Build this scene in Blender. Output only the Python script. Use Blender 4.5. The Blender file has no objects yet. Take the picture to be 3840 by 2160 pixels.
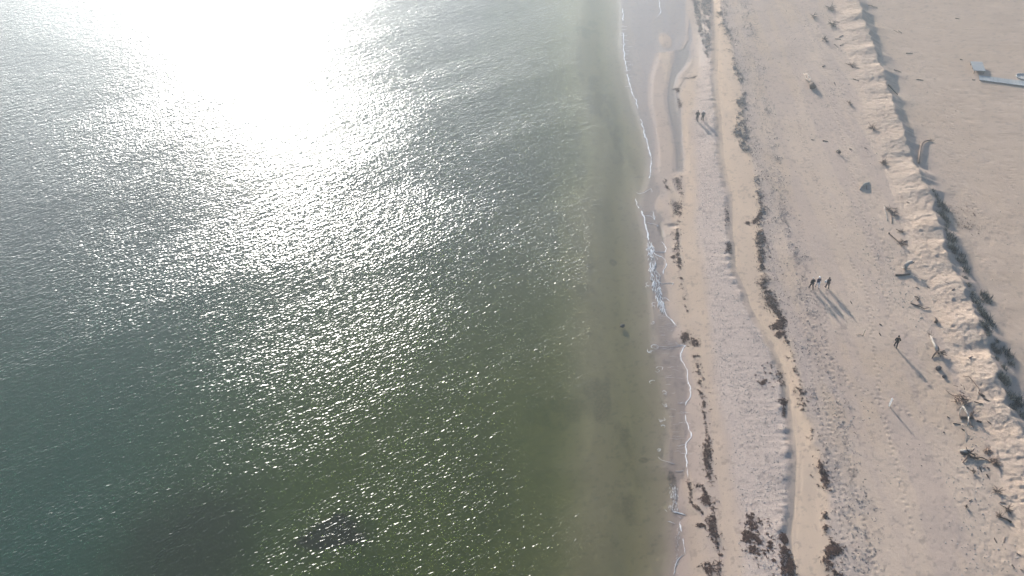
import bpy, bmesh, math, random
import numpy as np
from mathutils import Vector, Matrix

R = math.radians
random.seed(7)
rng = np.random.default_rng(11)
sc = bpy.context.scene
col = sc.collection

# ------------------------------------------------------------------ camera, sky, sun, exposure
FPX = 3500.0            # focal length in pixels of the 3840 px wide photograph
PITCH = R(41.5)         # downward tilt
CAMH = 80.0             # drone height
cam_d = bpy.data.cameras.new('camera')
cam_d.sensor_width = 36.0
cam_d.lens = 36.0 * FPX / 3840.0
cam_d.clip_start = 1.0
cam_d.clip_end = 9000.0
cam = bpy.data.objects.new('camera', cam_d)
cam.location = (0, 0, CAMH)
cam.rotation_euler = (math.pi / 2 - PITCH, 0, 0)
col.objects.link(cam)
sc.camera = cam

SUN_EL = R(14.5)
SUN_AZ = R(18.0)        # degrees to the left of the view direction (+Y)
sun_dir = Vector((-math.sin(SUN_AZ) * math.cos(SUN_EL), math.cos(SUN_AZ) * math.cos(SUN_EL), math.sin(SUN_EL)))

world = bpy.data.worlds.new('World')
sc.world = world
world.use_nodes = True
wn = world.node_tree
bg = wn.nodes['Background']
sky = wn.nodes.new('ShaderNodeTexSky')
sky.sky_type = 'NISHITA'
sky.sun_disc = False
sky.sun_elevation = SUN_EL
sky.sun_rotation = -SUN_AZ
sky.air_density = 1.0
sky.dust_density = 0.4
sky.ozone_density = 3.0
wn.links.new(sky.outputs[0], bg.inputs[0])
bg.inputs[1].default_value = 0.085

sun_d = bpy.data.lights.new('sun', 'SUN')
sun_d.energy = 5.0
sun_d.angle = R(0.55)
sun_d.color = (1.0, 0.935, 0.86)
sun = bpy.data.objects.new('sun', sun_d)
sun.rotation_euler = (-sun_dir).to_track_quat('-Z', 'Y').to_euler()
sun.location = (0, 0, 150)
col.objects.link(sun)

sc.view_settings.view_transform = 'Standard'
sc.view_settings.look = 'None'
sc.view_settings.exposure = 1.74
sc.view_settings.gamma = 1.0
sc.cycles.use_denoising = True
sc.cycles.max_bounces = 4
sc.cycles.diffuse_bounces = 2
sc.cycles.glossy_bounces = 2
sc.cycles.transparent_max_bounces = 8
sc.cycles.use_adaptive_sampling = True
sc.cycles.adaptive_threshold = 0.02
sc.cycles.volume_bounces = 0
sc.cycles.caustics_reflective = False
sc.cycles.caustics_refractive = False

# ------------------------------------------------------------------ helpers
SP, CP = math.sin(PITCH), math.cos(PITCH)


def pix(px, py, z=0.0):
    """photograph pixel -> point of the place at height z"""
    a = (px - 1920.0) / FPX
    b = (1080.0 - py) / FPX
    dx, dy, dz = a, CP + b * SP, -SP + b * CP
    t = (z - CAMH) / dz
    return (dx * t, dy * t, z)


def pxs(pts, z=0.0):
    return np.array([pix(p[0], p[1], z)[:2] for p in pts])


_T = rng.random((8, 256, 256)).astype(np.float32)


def vnoise(x, y, seed=0):
    """smooth value noise, 0..1"""
    t = _T[seed % 8]
    xi = np.floor(x).astype(np.int64)
    yi = np.floor(y).astype(np.int64)
    fx = (x - xi)
    fy = (y - yi)
    fx = fx * fx * fx * (fx * (fx * 6 - 15) + 10)
    fy = fy * fy * fy * (fy * (fy * 6 - 15) + 10)
    xi = (xi + 37 * seed) & 255
    yi = (yi + 91 * seed) & 255
    x1 = (xi + 1) & 255
    y1 = (yi + 1) & 255
    a = t[xi, yi] * (1 - fx) + t[x1, yi] * fx
    b = t[xi, y1] * (1 - fx) + t[x1, y1] * fx
    return a * (1 - fy) + b * fy


def fbm(x, y, seed=0, octv=4, gain=0.5):
    s = 0.0
    a = 1.0
    n = 0.0
    for o in range(octv):
        s = s + a * vnoise(x * 2 ** o + 13.7 * o, y * 2 ** o + 5.1 * o, seed + o)
        n += a
        a *= gain
    return s / n


def sstep(a, b, x):
    t = np.clip((x - a) / (b - a), 0, 1)
    return t * t * (3 - 2 * t)


class Line:
    """a line running up the beach, as x over y"""
    def __init__(self, pts, z=0.0):
        w = pxs(pts, z)
        w = w[np.argsort(w[:, 1])]
        sl0 = (w[-1, 0] - w[0, 0]) / (w[-1, 1] - w[0, 1])
        sl0 = float(np.clip(sl0, -0.1, 0.35))
        lo = [(w[0, 0] + sl0 * (-400), w[0, 1] - 400)]
        hi = [(w[-1, 0] + sl0 * 900, w[-1, 1] + 900)]
        w = np.vstack([lo, w, hi])
        self.x, self.y = w[:, 0], w[:, 1]

    def __call__(self, y):
        return np.interp(y, self.y, self.x)


# lines traced along the beach (pixels of the photograph)
S = Line([(2575, 0), (2572, 150), (2552, 186), (2458, 199), (2430, 290), (2427, 388), (2445, 450), (2455, 543), (2451, 649), (2461, 686),
          (2482, 723), (2456, 752), (2455, 785), (2500, 822), (2474, 850), (2482, 880), (2494, 915), (2497, 935), (2497, 970), (2489, 1010),
          (2500, 1065), (2512, 1100), (2500, 1150), (2526, 1207), (2536, 1222), (2526, 1266), (2563, 1297), (2551, 1326), (2570, 1385),
          (2587, 1452), (2577, 1517), (2570, 1554), (2588, 1616), (2577, 1654), (2571, 1697), (2575, 1732), (2576, 1770), (2545, 1827),
          (2543, 1859), (2538, 1900), (2568, 1935), (2553, 1970), (2562, 2008), (2568, 2075), (2551, 2094), (2530, 2157)])
K = Line([(2330, 0), (2335, 200), (2365, 335), (2400, 440), (2420, 500), (2436, 600), (2430, 680), (2400, 760), (2412, 832), (2430, 900),
          (2432, 975), (2440, 1052), (2450, 1130), (2455, 1210), (2462, 1290), (2472, 1330), (2483, 1387), (2506, 1505), (2517, 1548),
          (2515, 1685), (2500, 1745), (2532, 1800), (2532, 1850), (2520, 1920), (2515, 2000), (2522, 2075), (2505, 2160)])
L1 = Line([(2612, 0), (2606, 240), (2545, 342), (2554, 404), (2557, 549), (2563, 590), (2563, 643), (2562, 708), (2557, 760), (2545, 832), (2542, 885),
           (2542, 937), (2551, 974), (2557, 1036), (2560, 1080), (2576, 1130), (2584, 1188), (2600, 1235), (2605, 1282), (2613, 1346),
           (2625, 1399), (2629, 1430), (2632, 1467), (2643, 1520), (2644, 1560), (2653, 1601), (2652, 1641), (2658, 1657), (2652, 1685),
           (2657, 1716), (2662, 1779), (2682, 1840), (2684, 1878), (2676, 1922), (2675, 1970), (2676, 2001), (2690, 2043), (2705, 2075), (2697, 2113), (2702, 2155)], .25)
AR = Line([(2640, 0), (2625, 250), (2590, 450), (2615, 650), (2605, 760), (2615, 900), (2630, 1000), (2650, 1150), (2670, 1300), (2690, 1450),
           (2715, 1600), (2740, 1750), (2768, 1900), (2770, 2050), (2768, 2160)], .35)
C = Line([(2668, 0), (2672, 215), (2672, 330), (2685, 450), (2690, 560), (2697, 624), (2709, 683), (2725, 730), (2725, 792), (2728, 885), (2734, 918), (2737, 999), (2759, 1049), (2781, 1098),
          (2790, 1136), (2830, 1213), (2868, 1266), (2899, 1343), (2930, 1436), (2936, 1498), (2942, 1560), (2958, 1685), (2955, 1795),
          (2949, 1922), (2938, 2000), (2943, 2081), (2955, 2155)], .7)
DR = Line([(2690, 0), (2722, 230), (2740, 400), (2760, 500), (2770, 640), (2790, 760), (2815, 850), (2830, 950), (2855, 1040), (2880, 1120),
           (2905, 1200), (2940, 1300), (2965, 1400), (2985, 1500), (3010, 1600), (3040, 1700), (3060, 1800), (3070, 1950), (3085, 2160)], .7)
E_PTS = [(2697, 0), (2703, 78), (2734, 140), (2743, 186), (2750, 248), (2768, 280), (2778, 342), (2784, 419), (2784, 481), (2790, 521), (2815, 590),
         (2821, 642), (2838, 683), (2839, 714), (2852, 754), (2861, 785), (2850, 835), (2855, 866), (2846, 912), (2852, 959), (2866, 1021),
         (2860, 1067), (2883, 1114), (2895, 1154), (2928, 1185), (2926, 1223), (2930, 1254), (2955, 1285), (2970, 1318), (2973, 1359),
         (2983, 1387), (2995, 1424), (3003, 1463), (3016, 1509), (3015, 1558), (3037, 1577), (3046, 1626), (3040, 1662), (3068, 1685),
         (3078, 1743), (3079, 1770), (3091, 1798), (3098, 1833), (3101, 1873), (3104, 1902), (3096, 1938), (3092, 1983), (3108, 2019), (3135, 2055),
         (3112, 2072), (3100, 2101), (3108, 2124), (3140, 2155)]
E = Line(E_PTS, .85)
F = Line([(2790, 0), (2850, 300), (2899, 528), (2927, 652), (2927, 692), (2933, 760), (2942, 813), (2961, 885), (3003, 998), (3013, 1102), (3039, 1193),
          (3052, 1275), (3085, 1334), (3098, 1365), (3147, 1528), (3183, 1675), (3196, 1820), (3228, 1918), (3250, 2016), (3250, 2160)], .9)
G = Line([(3125, 0), (3155, 150), (3185, 250), (3222, 350), (3240, 470), (3285, 548), (3310, 613), (3365, 760), (3388, 841), (3402, 907), (3407, 965),
          (3450, 1030), (3470, 1096), (3489, 1161), (3520, 1226), (3554, 1324), (3615, 1463), (3652, 1528), (3700, 1593), (3717, 1691),
          (3734, 1755), (3750, 1837), (3799, 1951), (3815, 2049), (3845, 2160)], 1.05)
RC = Line([(3222, 0), (3241, 72), (3264, 121), (3293, 196), (3313, 261), (3326, 310), (3352, 375), (3375, 458), (3395, 499), (3424, 571),
           (3447, 646), (3463, 685), (3500, 743), (3500, 776), (3515, 835), (3535, 874), (3545, 914), (3564, 955), (3576, 990), (3592, 1026),
           (3617, 1073), (3640, 1124), (3667, 1212), (3699, 1259), (3717, 1316), (3731, 1367), (3753, 1431), (3778, 1503), (3807, 1553),
           (3835, 1611), (3900, 1740), (4080, 2160)], 1.95)


def spaced(parts):
    out = [np.arange(a, b, s) for a, b, s in parts]
    return np.concatenate(out)


def grow(start, step, to, ratio=1.45):
    v, out = start, []
    while abs(v) < abs(to):
        v += step
        out.append(v)
        step *= ratio
    return out


xs = np.concatenate([np.array(grow(-60, -1.6, 4000))[::-1], spaced([(-60, 4.5, 1.0), (4.5, 9.5, 0.3), (9.5, 56, 0.135), (56, 74, 0.2), (74, 100, 0.5)]),
                     np.array(grow(100, .8, 4000))])
yy, v = [], 44.0
while v < 182:
    yy.append(v)
    v += 0.135 + 0.10 * (v - 44) / 138
ys = np.concatenate([np.array([-3500., -1600, -700, -300, -120, -40, 0, 20, 32, 39, 42]), np.array(yy), np.array(grow(yy[-1], .6, 5000))])
NX, NY = len(xs), len(ys)
X, Y = np.meshgrid(xs, ys)            # rows = y


def height_field():
    Z = np.zeros_like(X)
    s, k, l, ar, c, dr, e, g, rc = (f(ys) for f in (S, K, L1, AR, C, DR, E, G, RC))
    rc = rc + .55 * (fbm(ys * .55, ys * 0 + 2.2, 3, 3) - .5) * 2
    # crest height along the ridge: mounds with saddles between
    t = ys
    crest = 1.66 + 0.30 * (fbm(t * 0.22, t * 0 + 3.3, 2, 2) - .5) * 2 + .16 * (vnoise(t * .9, t * 0 + .5, 4) - .5)
    for (py, amp, w) in ((1040, .55, 1.6), (1390, .75, 1.9), (1195, .5, 1.4), (830, .35, 1.6), (700, .4, 1.5), (640, .3, 1.2), (400, .5, 2.2), (260, .5, 2.0),
                         (165, .45, 1.8), (95, .45, 1.8), (40, .45, 1.8), (930, -.1, 1.0), (1110, -.45, 1.4), (1290, -.5, 1.1), (770, -.35, 1.0)):
        yc = pix(3400 + py * .27, py, 2.3)[1]
        crest = crest + .55 * amp * np.exp(-((t - yc) / w) ** 2)
    leew = 4.2 + 1.2 * (vnoise(t * .35, t * 0 + 8.1, 5) - .5) * 2
    ah = np.interp(ys, [60, 100, 125, 150], [.36, .34, .20, .15])
    lh = np.interp(ys, [60, 90, 120, 150], [.22, .20, .07, .06])
    for j in range(NY):
        xsj = np.array([s[j] - 4000, s[j] - 300, s[j] - 90, s[j] - 40, k[j] - 22, k[j] - 13, k[j] - 8.5, k[j] - 4.2, k[j] - .7, k[j], s[j],
                        l[j], ar[j], c[j] - .3, c[j] + .55, dr[j], e[j], g[j], g[j] + .45 * (rc[j] - g[j]), rc[j] - .5, rc[j], rc[j] + .8, rc[j] + .55 * leew[j], rc[j] + leew[j], rc[j] + 30, rc[j] + 4000])
        xsj = np.maximum.accumulate(xsj + np.arange(len(xsj)) * 1e-4)
        cz = crest[j]
        zsj = np.array([-60, -9, -3.0, -1.9, -1.25, -.85, -.44, -.42, -.16, -.04, 0.0,
                        lh[j], ah[j], .74 - .9 * (.36 - ah[j]), .52 - .5 * (.36 - ah[j]), .70, .86, 1.05, 1.05 + .55 * (cz - 1.05), cz - .05, cz, cz - .5, .62, .50, .46, 1.2])
        Z[j] = np.interp(xs, xsj, zsj)
    return Z


Z = height_field()
# soften the kinks
def blur_x(A, n):
    out = A.copy()
    for _ in range(n):
        out[:, 1:-1] = .25 * out[:, :-2] + .5 * out[:, 1:-1] + .25 * out[:, 2:]
    return out
Zs = blur_x(Z, 6)
dS = X - S(Y)
dK = X - K(Y)
dL = X - L1(Y)
dA = X - AR(Y)
dC = X - C(Y)
dD = X - DR(Y)
dE = X - E(Y)
dF = X - F(Y)
dG = X - G(Y)
dR = X - RC(Y)
crestmask = np.exp(-(dR / 1.2) ** 2)
Z = Zs * (1 - crestmask) + Z * crestmask

_d0 = Y * CP + CAMH * SP
ROW0 = 1080 - FPX * (Y * SP - CAMH * CP) / np.where(np.abs(_d0) < 1, 1, _d0)      # photograph row of each grid point
# lagoon and sand bar at the far end
def poly_field(cl, z):
    w = np.array([pix(a, b, z)[:2] for a, b, _ in cl])
    hw = np.array([h for _, _, h in cl])
    o = np.argsort(w[:, 1])
    w = w[o]
    wid = []
    for i, (a, b, h) in enumerate([cl[i] for i in o]):
        wid.append(pix(a + h, b, z)[0] - pix(a, b, z)[0])
    wid = np.array(wid)
    xc = np.interp(Y, w[:, 1], w[:, 0])
    ww = np.interp(Y, w[:, 1], wid, left=0, right=0)
    return (X - xc), ww


dch, wch = poly_field([(2575, 40, 0), (2572, 120, 8), (2560, 180, 26), (2562, 215, 34), (2545, 250, 24), (2527, 285, 12), (2516, 335, 9), (2520, 380, 17), (2529, 440, 17), (2537, 500, 12),
                       (2545, 560, 9), (2546, 640, 7.5), (2546, 668, 0)], 0)
chz = -.05 + .05 * np.maximum(0, np.abs(dch) - wch * .55)
Z = Z + sstep(.02, .4, wch) * (dS > .5) * (1 - sstep(-.3, 1.2, dL)) * (np.minimum(Z, np.maximum(chz, Z - .25)) - Z)
bar = sstep(0.0, .6, dS) * (1 - sstep(-.5, .5, dL)) * (Y > 100)
# low sand bar island next to the lagoon
for (px, py, rx, ry, h) in ((2495, 152, 29, 34, .06),):
    cx, cy, _ = pix(px, py)
    ax = pix(px + rx, py)[0] - cx
    ay = abs(pix(px, py - ry)[1] - cy)
    rr = np.sqrt(((X - cx) / ax) ** 2 + ((Y - cy) / ay) ** 2) + .12 * (vnoise(X * .4, Y * .4, 1) - .5)
    Z = np.maximum(Z, h * (1 - sstep(.3, 1.06, rr)) - .03 * sstep(.6, 1.2, rr) - 5 * (rr > 1.25))
barz = .06 * sstep(.15, 1.3, dS) * sstep(.1, 1.0, np.abs(dch) - wch * .8) * (dL < -.4) * sstep(700, 620, ROW0) * sstep(150, 215, ROW0)
Z = np.maximum(Z, np.where(barz > 0, barz - .005, -99))
# little pools behind the wrack line
for (px, py, rx, ry, dz) in ((2541, 700, 9, 30, .10), (2535, 775, 14, 34, .12), (2525, 845, 26, 8, .14), (2480, 870, 8, 28, .10)):
    cx, cy, _ = pix(px, py, .1)
    ax = pix(px + rx, py, .1)[0] - cx
    ay = abs(pix(px, py - ry, .1)[1] - cy)
    rr = ((X - cx) / ax) ** 2 + ((Y - cy) / ay) ** 2
    Z -= dz * np.exp(-rr * 1.2)

# shore cusps, ripples, footprints, ridge roughness ------------------------------------------
land = sstep(.02, .2, Z)
def dimples(sx, sy, seed, lo, hi):
    return sstep(lo, hi, fbm(X * sx, Y * sy, seed, 2))
flank = sstep(-1.2, 1.2, dG) * (1 - sstep(-.1, .6, dR))
flatR = sstep(2.0, 5.0, dR)
beach = sstep(0.5, 2.5, dE) * (1 - sstep(-2, 1, dG))
gravel = sstep(-.5, .9, dA + 1.2 * (fbm(X * .25, Y * .25, 3, 3) - .5)) * (1 - sstep(-.35, .15, dC + .7 * (fbm(X * .7, Y * .7, 4, 2) - .5)))
Z += land * (.05 * (fbm(X * .16, Y * .16, 1, 3) - .5) * 2)
near_berm = sstep(-9, -2, dG)
Z -= flank * .06 * dimples(2.3, 1.9, 0, .52, .72)
Z += flank * .05 * dimples(1.9, 2.4, 5, .54, .75)
Z += flank * .09 * (fbm(X * .4, Y * .3, 6, 3) - .5)
Z -= beach * (.010 + .022 * near_berm) * dimples(2.7, 2.2, 2, .60, .74)
Z += beach * (.009 + .016 * near_berm) * dimples(3.0, 2.4, 3, .60, .78)
Z -= flatR * .03 * dimples(1.3, 1.1, 4, .62, .78)
# raked cross-shore rills on the gravel bank that end in a scalloped edge
rill = fbm(X * .35, Y * 2.3, 2, 2)
Z += gravel * .035 * (rill - .5) * sstep(-7, -1.0, dC)
Z += gravel * .010 * (dimples(2.6, 2.6, 6, .5, .75) - .4)
edge = np.exp(-((dC + .25) / .55) ** 2)
Z += edge * .20 * (fbm(X * .6, Y * 1.25, 1, 2) - .45) * land
# furrow along the tan strip (wheel tracks)
for off, dep in ((.95, .05), (1.35, .035)):
    Z -= dep * np.exp(-((dC - off - .3 * (vnoise(Y * .06, Y * 0, 3) - .5)) / .12) ** 2) * land
# shallow ridge mounds under the weed
_dep = Y * CP + (CAMH - .6) * SP
ROW = 1080 - FPX * (Y * SP - (CAMH - .6) * CP) / np.where(np.abs(_dep) < 1, 1, _dep)     # photograph row of each grid point


def weed_band(d, rows, half, seed, dens, left=.4):
    w = np.interp(ROW, rows, half)
    thr = np.interp(ROW, rows, dens)
    clump = fbm(X * .55, Y * .22, seed + 2, 2)
    fing = fbm(X * 1.7, Y * 3.4, seed, 3, .65)
    dd = np.abs(d + .6 * w * (fbm(X * .0 + 3, Y * .5, seed + 1, 2) - .5)) / np.maximum(w * (.5 + clump), .05)
    prof = 1 - sstep(.2, 1.25, dd)
    return sstep(0, .16, prof * .62 + fing * .75 + .25 * (clump - .5) - thr) * sstep(0.0, .12, prof)


weed1 = weed_band(dL + .1, [0, 300, 540, 640, 820, 960, 1100, 1250, 1400, 1600, 1690, 1780, 1830, 1880, 1950, 2010, 2060, 2160],
                  [.3, .3, .35, .35, .4, .42, .4, .35, .35, .35, .42, .42, .12, .4, .75, .65, .4, .6], 1,
                  [1.3, 1.1, 1.04, 1.02, .95, .92, .98, 1.05, 1.0, .97, .85, .8, 1.2, .9, .72, .7, .9, .75]) * (1 - sstep(140, 150, Y))
weed2 = weed_band(dE, [0, 200, 400, 520, 640, 780, 860, 1000, 1130, 1200, 1300, 1450, 1600, 1750, 1900, 1980, 2060, 2160],
                  [1.2, 1.3, 1.6, 1.5, 1.1, .7, .75, .85, .75, .55, .5, .45, .5, .45, .45, .6, .55, .6], 4,
                  [1.02, 1.0, .98, .96, .98, .97, .93, .89, .90, .97, 1.0, 1.02, 1.02, 1.0, .97, .87, .90, .86])
weed3 = weed_band(dF, [0, 500, 700, 900, 1300, 1450, 2160], [.6, .7, 1.0, .8, .8, .5, .6], 6, [1.15, 1.06, .98, 1.0, .98, 1.1, 1.15]) * .5
Z += .02 * weed1 * land + .03 * weed2 * land + .02 * weed3
# dark weed strewn over the gravel bank close to the camera, and the flat patch at the far end
def blob(px, py, rx, ry, z=.5):
    cx, cy, _ = pix(px, py, z)
    ax = pix(px + rx, py, z)[0] - cx
    ay = abs(pix(px, py - ry, z)[1] - cy)
    return np.exp(-(((X - cx) / ax) ** 2 + ((Y - cy) / ay) ** 2))
strew = blob(2860, 2030, 95, 110) * .55 + .5 * blob(2880, 1420, 50, 60) + .9 * blob(2952, 2130, 14, 55)
weed4 = sstep(.67, .74, fbm(X * 2.5, Y * 2.5, 3, 3, .6) + .07 * np.clip(strew, 0, 1)) * sstep(.15, .5, strew)
farpatch = np.zeros_like(X)
dfp, wfp = poly_field([(2632, -60, 40), (2632, 0, 40), (2636, 60, 34), (2644, 130, 24), (2650, 190, 15), (2655, 218, 0)], .5)
farpatch = np.clip(1 - np.abs(dfp) / np.maximum(wfp, 1e-3), 0, 1) * (wfp > .02)
farpatch = sstep(.05, .35, farpatch) * sstep(.30, .50, fbm(X * 1.5, Y * .35, 5, 3))
tear = blob(2560, 1705, 0.1, 0.1)
# sea floor: dark weed reefs
reef = np.clip(blob(1262, 2000, 75, 42, -.6) + .8 * blob(1190, 2045, 70, 28, -.6) + .55 * blob(1330, 2030, 50, 20, -.6) + .6 * blob(1275, 1960, 28, 20, -.6), 0, 1)
reefm = sstep(.22, .5, reef + .30 * (fbm(X * .35, Y * .35, 2, 3) - .5))
lowm = .9 * sstep(.12, 1.0, blob(740, 2090, 290, 270, -1) + .75 * (fbm(X * .075, Y * .075, 4, 4) - .5))
bed_dark = np.clip(1.0 * sstep(.08, .3, reef + .35 * (fbm(X * .5, Y * .5, 2, 3) - .5)), 0, 1)
bed_dark = np.maximum(bed_dark, .95 * sstep(.15, .6, lowm))
bed_dark = np.maximum(bed_dark, .7 * sstep(.5, .62, fbm(X * .06 + 9, Y * .03, 6, 3)) * (dK < -14))
bed_dark = np.maximum(bed_dark, .55 * sstep(.60, .74, fbm(X * .30, Y * .14, 7, 4, .6)) * sstep(-2.5, -5, dK) * (dK > -40))
bed_dark = np.maximum(bed_dark, .85 * sstep(.35, .6, blob(2412, 1728, 20, 12, -.4) + .25 * (fbm(X * 2, Y * 2, 1, 2) - .5)))
bed_dark = np.maximum(bed_dark, .6 * sstep(.35, .6, blob(2300, 985, 16, 16, -.4) + .25 * (fbm(X * 1, Y * 1, 1, 2) - .5)))
bed_dark = np.maximum(bed_dark, .95 * sstep(.35, .55, blob(2520, 1800, 16, 34, -.1) + .35 * (fbm(X * 1.6, Y * 1.6, 1, 2) - .5)))
Z += (Z < -.05) * .035 * (fbm(X * .35, Y * .12, 5, 2) - .5)

tan_a = sstep(.25, .7, dL) * (1 - sstep(-1.0, .4, dA))
tan_d = sstep(.35, .9, dC) * (1 - sstep(-.3, .8, dE))
tan = np.clip(tan_a * .8 + tan_d, 0, 1)
wet = (1 - sstep(.008, .055 + .10 * sstep(760, 900, ROW) + .16 * np.clip(fbm(X * .25, Y * .33, 2, 2) - .48, -.25, .5), Z)) * (1 - sstep(-.1, .6, dL))
wet = np.clip(wet * .8 + .2 * sstep(-.01, .04, -Z), 0, 1)
wet = np.maximum(wet, .75 * np.clip(blob(2590, 90, 60, 150, .2) * 1.4, 0, 1) * (1 - sstep(1.0, 3.0, dL)))
halo = np.clip(sstep(-.2, .6, dE) * (1 - sstep(1.2, 3.6, dE + 1.5 * (fbm(X * .3, Y * .3, 2, 2) - .5))), 0, 1) * .75
halo = np.maximum(halo, .6 * np.exp(-(dF / 1.1) ** 2) * sstep(.42, .6, fbm(X * .5, Y * .3, 5, 3)))
weed = np.clip(np.maximum.reduce([weed1 * .62, .62 * weed2 * (1 - .50 * sstep(95, 130, Y)), weed1 * 0, weed3 * .8, weed4, farpatch * .42, bed_dark]), 0, 1)
leeshade = sstep(.2, .8, dR) * (1 - sstep(3.2, 5.2, dR))


# footprint trails
def trail(pts, step, side, seed):
    r_ = random.Random(seed)
    w = [np.array(pix(a, b, .85)[:2]) for a, b in pts]
    q, k = 0.0, 0
    for a, b in zip(w, w[1:]):
        L_ = np.linalg.norm(b - a); d = (b - a) / L_
        n_ = np.array([-d[1], d[0]])
        t_ = 0.0
        while t_ < L_:
            c_ = a + d * t_ + n_ * side * (1 if k % 2 else -1) + np.array([r_.uniform(-.06, .06), r_.uniform(-.06, .06)])
            i0, i1 = np.searchsorted(xs, [c_[0] - .5, c_[0] + .5]); j0, j1 = np.searchsorted(ys, [c_[1] - .5, c_[1] + .5])
            xx, yy_ = X[j0:j1, i0:i1] - c_[0], Y[j0:j1, i0:i1] - c_[1]
            u, v_ = xx * d[0] + yy_ * d[1], xx * n_[0] + yy_ * n_[1]
            rr = (u / .20) ** 2 + (v_ / .13) ** 2
            Z[j0:j1, i0:i1] += -.055 * np.exp(-rr) + .022 * np.exp(-((np.sqrt(rr) - 1.6) / .5) ** 2)
            t_ += step * r_.uniform(.85, 1.15); k += 1


for k_, (pts, sd) in enumerate((([(3041, 1083), (3020, 1250), (3060, 1500), (3120, 1800), (3190, 2160)], .12), ([(3064, 1079), (3050, 1250), (3095, 1500), (3150, 1800), (3230, 2160)], .12),
                                ([(3101, 1081), (3095, 1250), (3140, 1500), (3200, 1800), (3290, 2160)], .12), ([(3357, 1302), (3330, 1150), (3260, 900), (3180, 600), (3100, 300), (3060, 100)], .12),
                                ([(2613, 453), (2600, 420), (2592, 380), (2588, 330)], .12), ([(2613, 453), (2622, 520), (2635, 640), (2650, 800)], .12), ([(2634, 452), (2640, 540), (2652, 660), (2668, 800)], .12),
                                ([(3700, 400), (3650, 520), (3560, 640), (3600, 900), (3720, 1000)], .12), ([(3640, 300), (3580, 420), (3570, 600), (3650, 760), (3800, 900)], .12), ([(3600, 60), (3700, 180), (3760, 420), (3800, 700)], .12),
                                ([(2960, 100), (3000, 500), (3100, 800), (3250, 1100), (3300, 1500), (3420, 2000)], .12), ([(3080, 1300), (3200, 1450), (3420, 1560), (3560, 1620)], .12))):
    trail(pts, .72, sd, k_)


def grid_mesh(name, Zg, keep=None):
    n = NX * NY
    co = np.empty((n, 3), np.float32)
    co[:, 0] = X.ravel(); co[:, 1] = Y.ravel(); co[:, 2] = Zg.ravel()
    i = np.arange(NX - 1)[None, :] + np.arange(NY - 1)[:, None] * NX
    q = np.stack([i, i + 1, i + NX + 1, i + NX], -1).reshape(-1, 4)
    idx = None
    if keep is not None:
        q = q[keep.ravel()[q].any(1)]
        idx, inv = np.unique(q, return_inverse=True)
        co = co[idx]
        q = inv.reshape(-1, 4)
    me = bpy.data.meshes.new(name)
    me.vertices.add(len(co)); me.vertices.foreach_set('co', co.ravel())
    me.loops.add(q.size); me.loops.foreach_set('vertex_index', q.ravel().astype(np.int32))
    me.polygons.add(len(q)); me.polygons.foreach_set('loop_start', (np.arange(len(q)) * 4).astype(np.int32))
    me.polygons.foreach_set('use_smooth', np.ones(len(q), bool))
    me.update(calc_edges=True)
    return me, idx


def add_attr(me, name, chans, idx=None):
    a = me.color_attributes.new(name, 'FLOAT_COLOR', 'POINT')
    arr = np.stack([np.clip(c, 0, 1).ravel() for c in chans], -1).astype(np.float32)
    if idx is not None:
        arr = arr[idx]
    a.data.foreach_set('color', arr.ravel())


# ------------------------------------------------------------------ material helpers
class NT:
    def __init__(self, name):
        self.m = bpy.data.materials.new(name)
        self.m.use_nodes = True
        self.t = self.m.node_tree
        self.t.nodes.clear()
        self.out = self.n('ShaderNodeOutputMaterial')

    def n(self, typ, **kw):
        nd = self.t.nodes.new(typ)
        for k, v in kw.items():
            setattr(nd, k, v)
        return nd

    def l(self, a, b):
        self.t.links.new(a, b)

    def val(self, sock, v):
        if hasattr(v, 'is_output') or isinstance(v, bpy.types.NodeSocket):
            self.l(v, sock)
        else:
            sock.default_value = v

    def math(self, op, a, b=0.0, c=None, clamp=False):
        nd = self.n('ShaderNodeMath', operation=op, use_clamp=clamp)
        self.val(nd.inputs[0], a); self.val(nd.inputs[1], b)
        if c is not None:
            self.val(nd.inputs[2], c)
        return nd.outputs[0]

    def mix(self, f, a, b, blend='MIX'):
        nd = self.n('ShaderNodeMix', data_type='RGBA', blend_type=blend)
        self.val(nd.inputs[0], f)
        for k, v in ((6, a), (7, b)):
            if isinstance(v, tuple) and len(v) == 3:
                v = (*v, 1)
            self.val(nd.inputs[k], v)
        return nd.outputs[2]

    def noise(self, vec, scale, detail=3, rough=.55, dist=0.0, dim='2D'):
        nd = self.n('ShaderNodeTexNoise', noise_dimensions=dim)
        if vec is not None:
            self.l(vec, nd.inputs['Vector'])
        nd.inputs['Scale'].default_value = scale
        nd.inputs['Detail'].default_value = detail
        nd.inputs['Roughness'].default_value = rough
        nd.inputs['Distortion'].default_value = dist
        return nd.outputs[0]

    def step(self, v, a, b):
        nd = self.n('ShaderNodeMapRange', interpolation_type='SMOOTHSTEP')
        self.val(nd.inputs[0], v)
        nd.inputs[1].default_value = a; nd.inputs[2].default_value = b
        return nd.outputs[0]

    def aniso(self, vec, along_, across_, deg):
        nd = self.n('ShaderNodeMapping', vector_type='TEXTURE')
        self.l(vec, nd.inputs[0])
        nd.inputs['Scale'].default_value = (along_, across_, 1)
        nd.inputs['Rotation'].default_value = (0, 0, R(deg))
        return nd.outputs[0]

    def mapping(self, vec, scale=(1, 1, 1), rot=(0, 0, 0)):
        nd = self.n('ShaderNodeMapping')
        self.l(vec, nd.inputs[0])
        nd.inputs['Scale'].default_value = scale
        nd.inputs['Rotation'].default_value = rot
        return nd.outputs[0]


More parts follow.
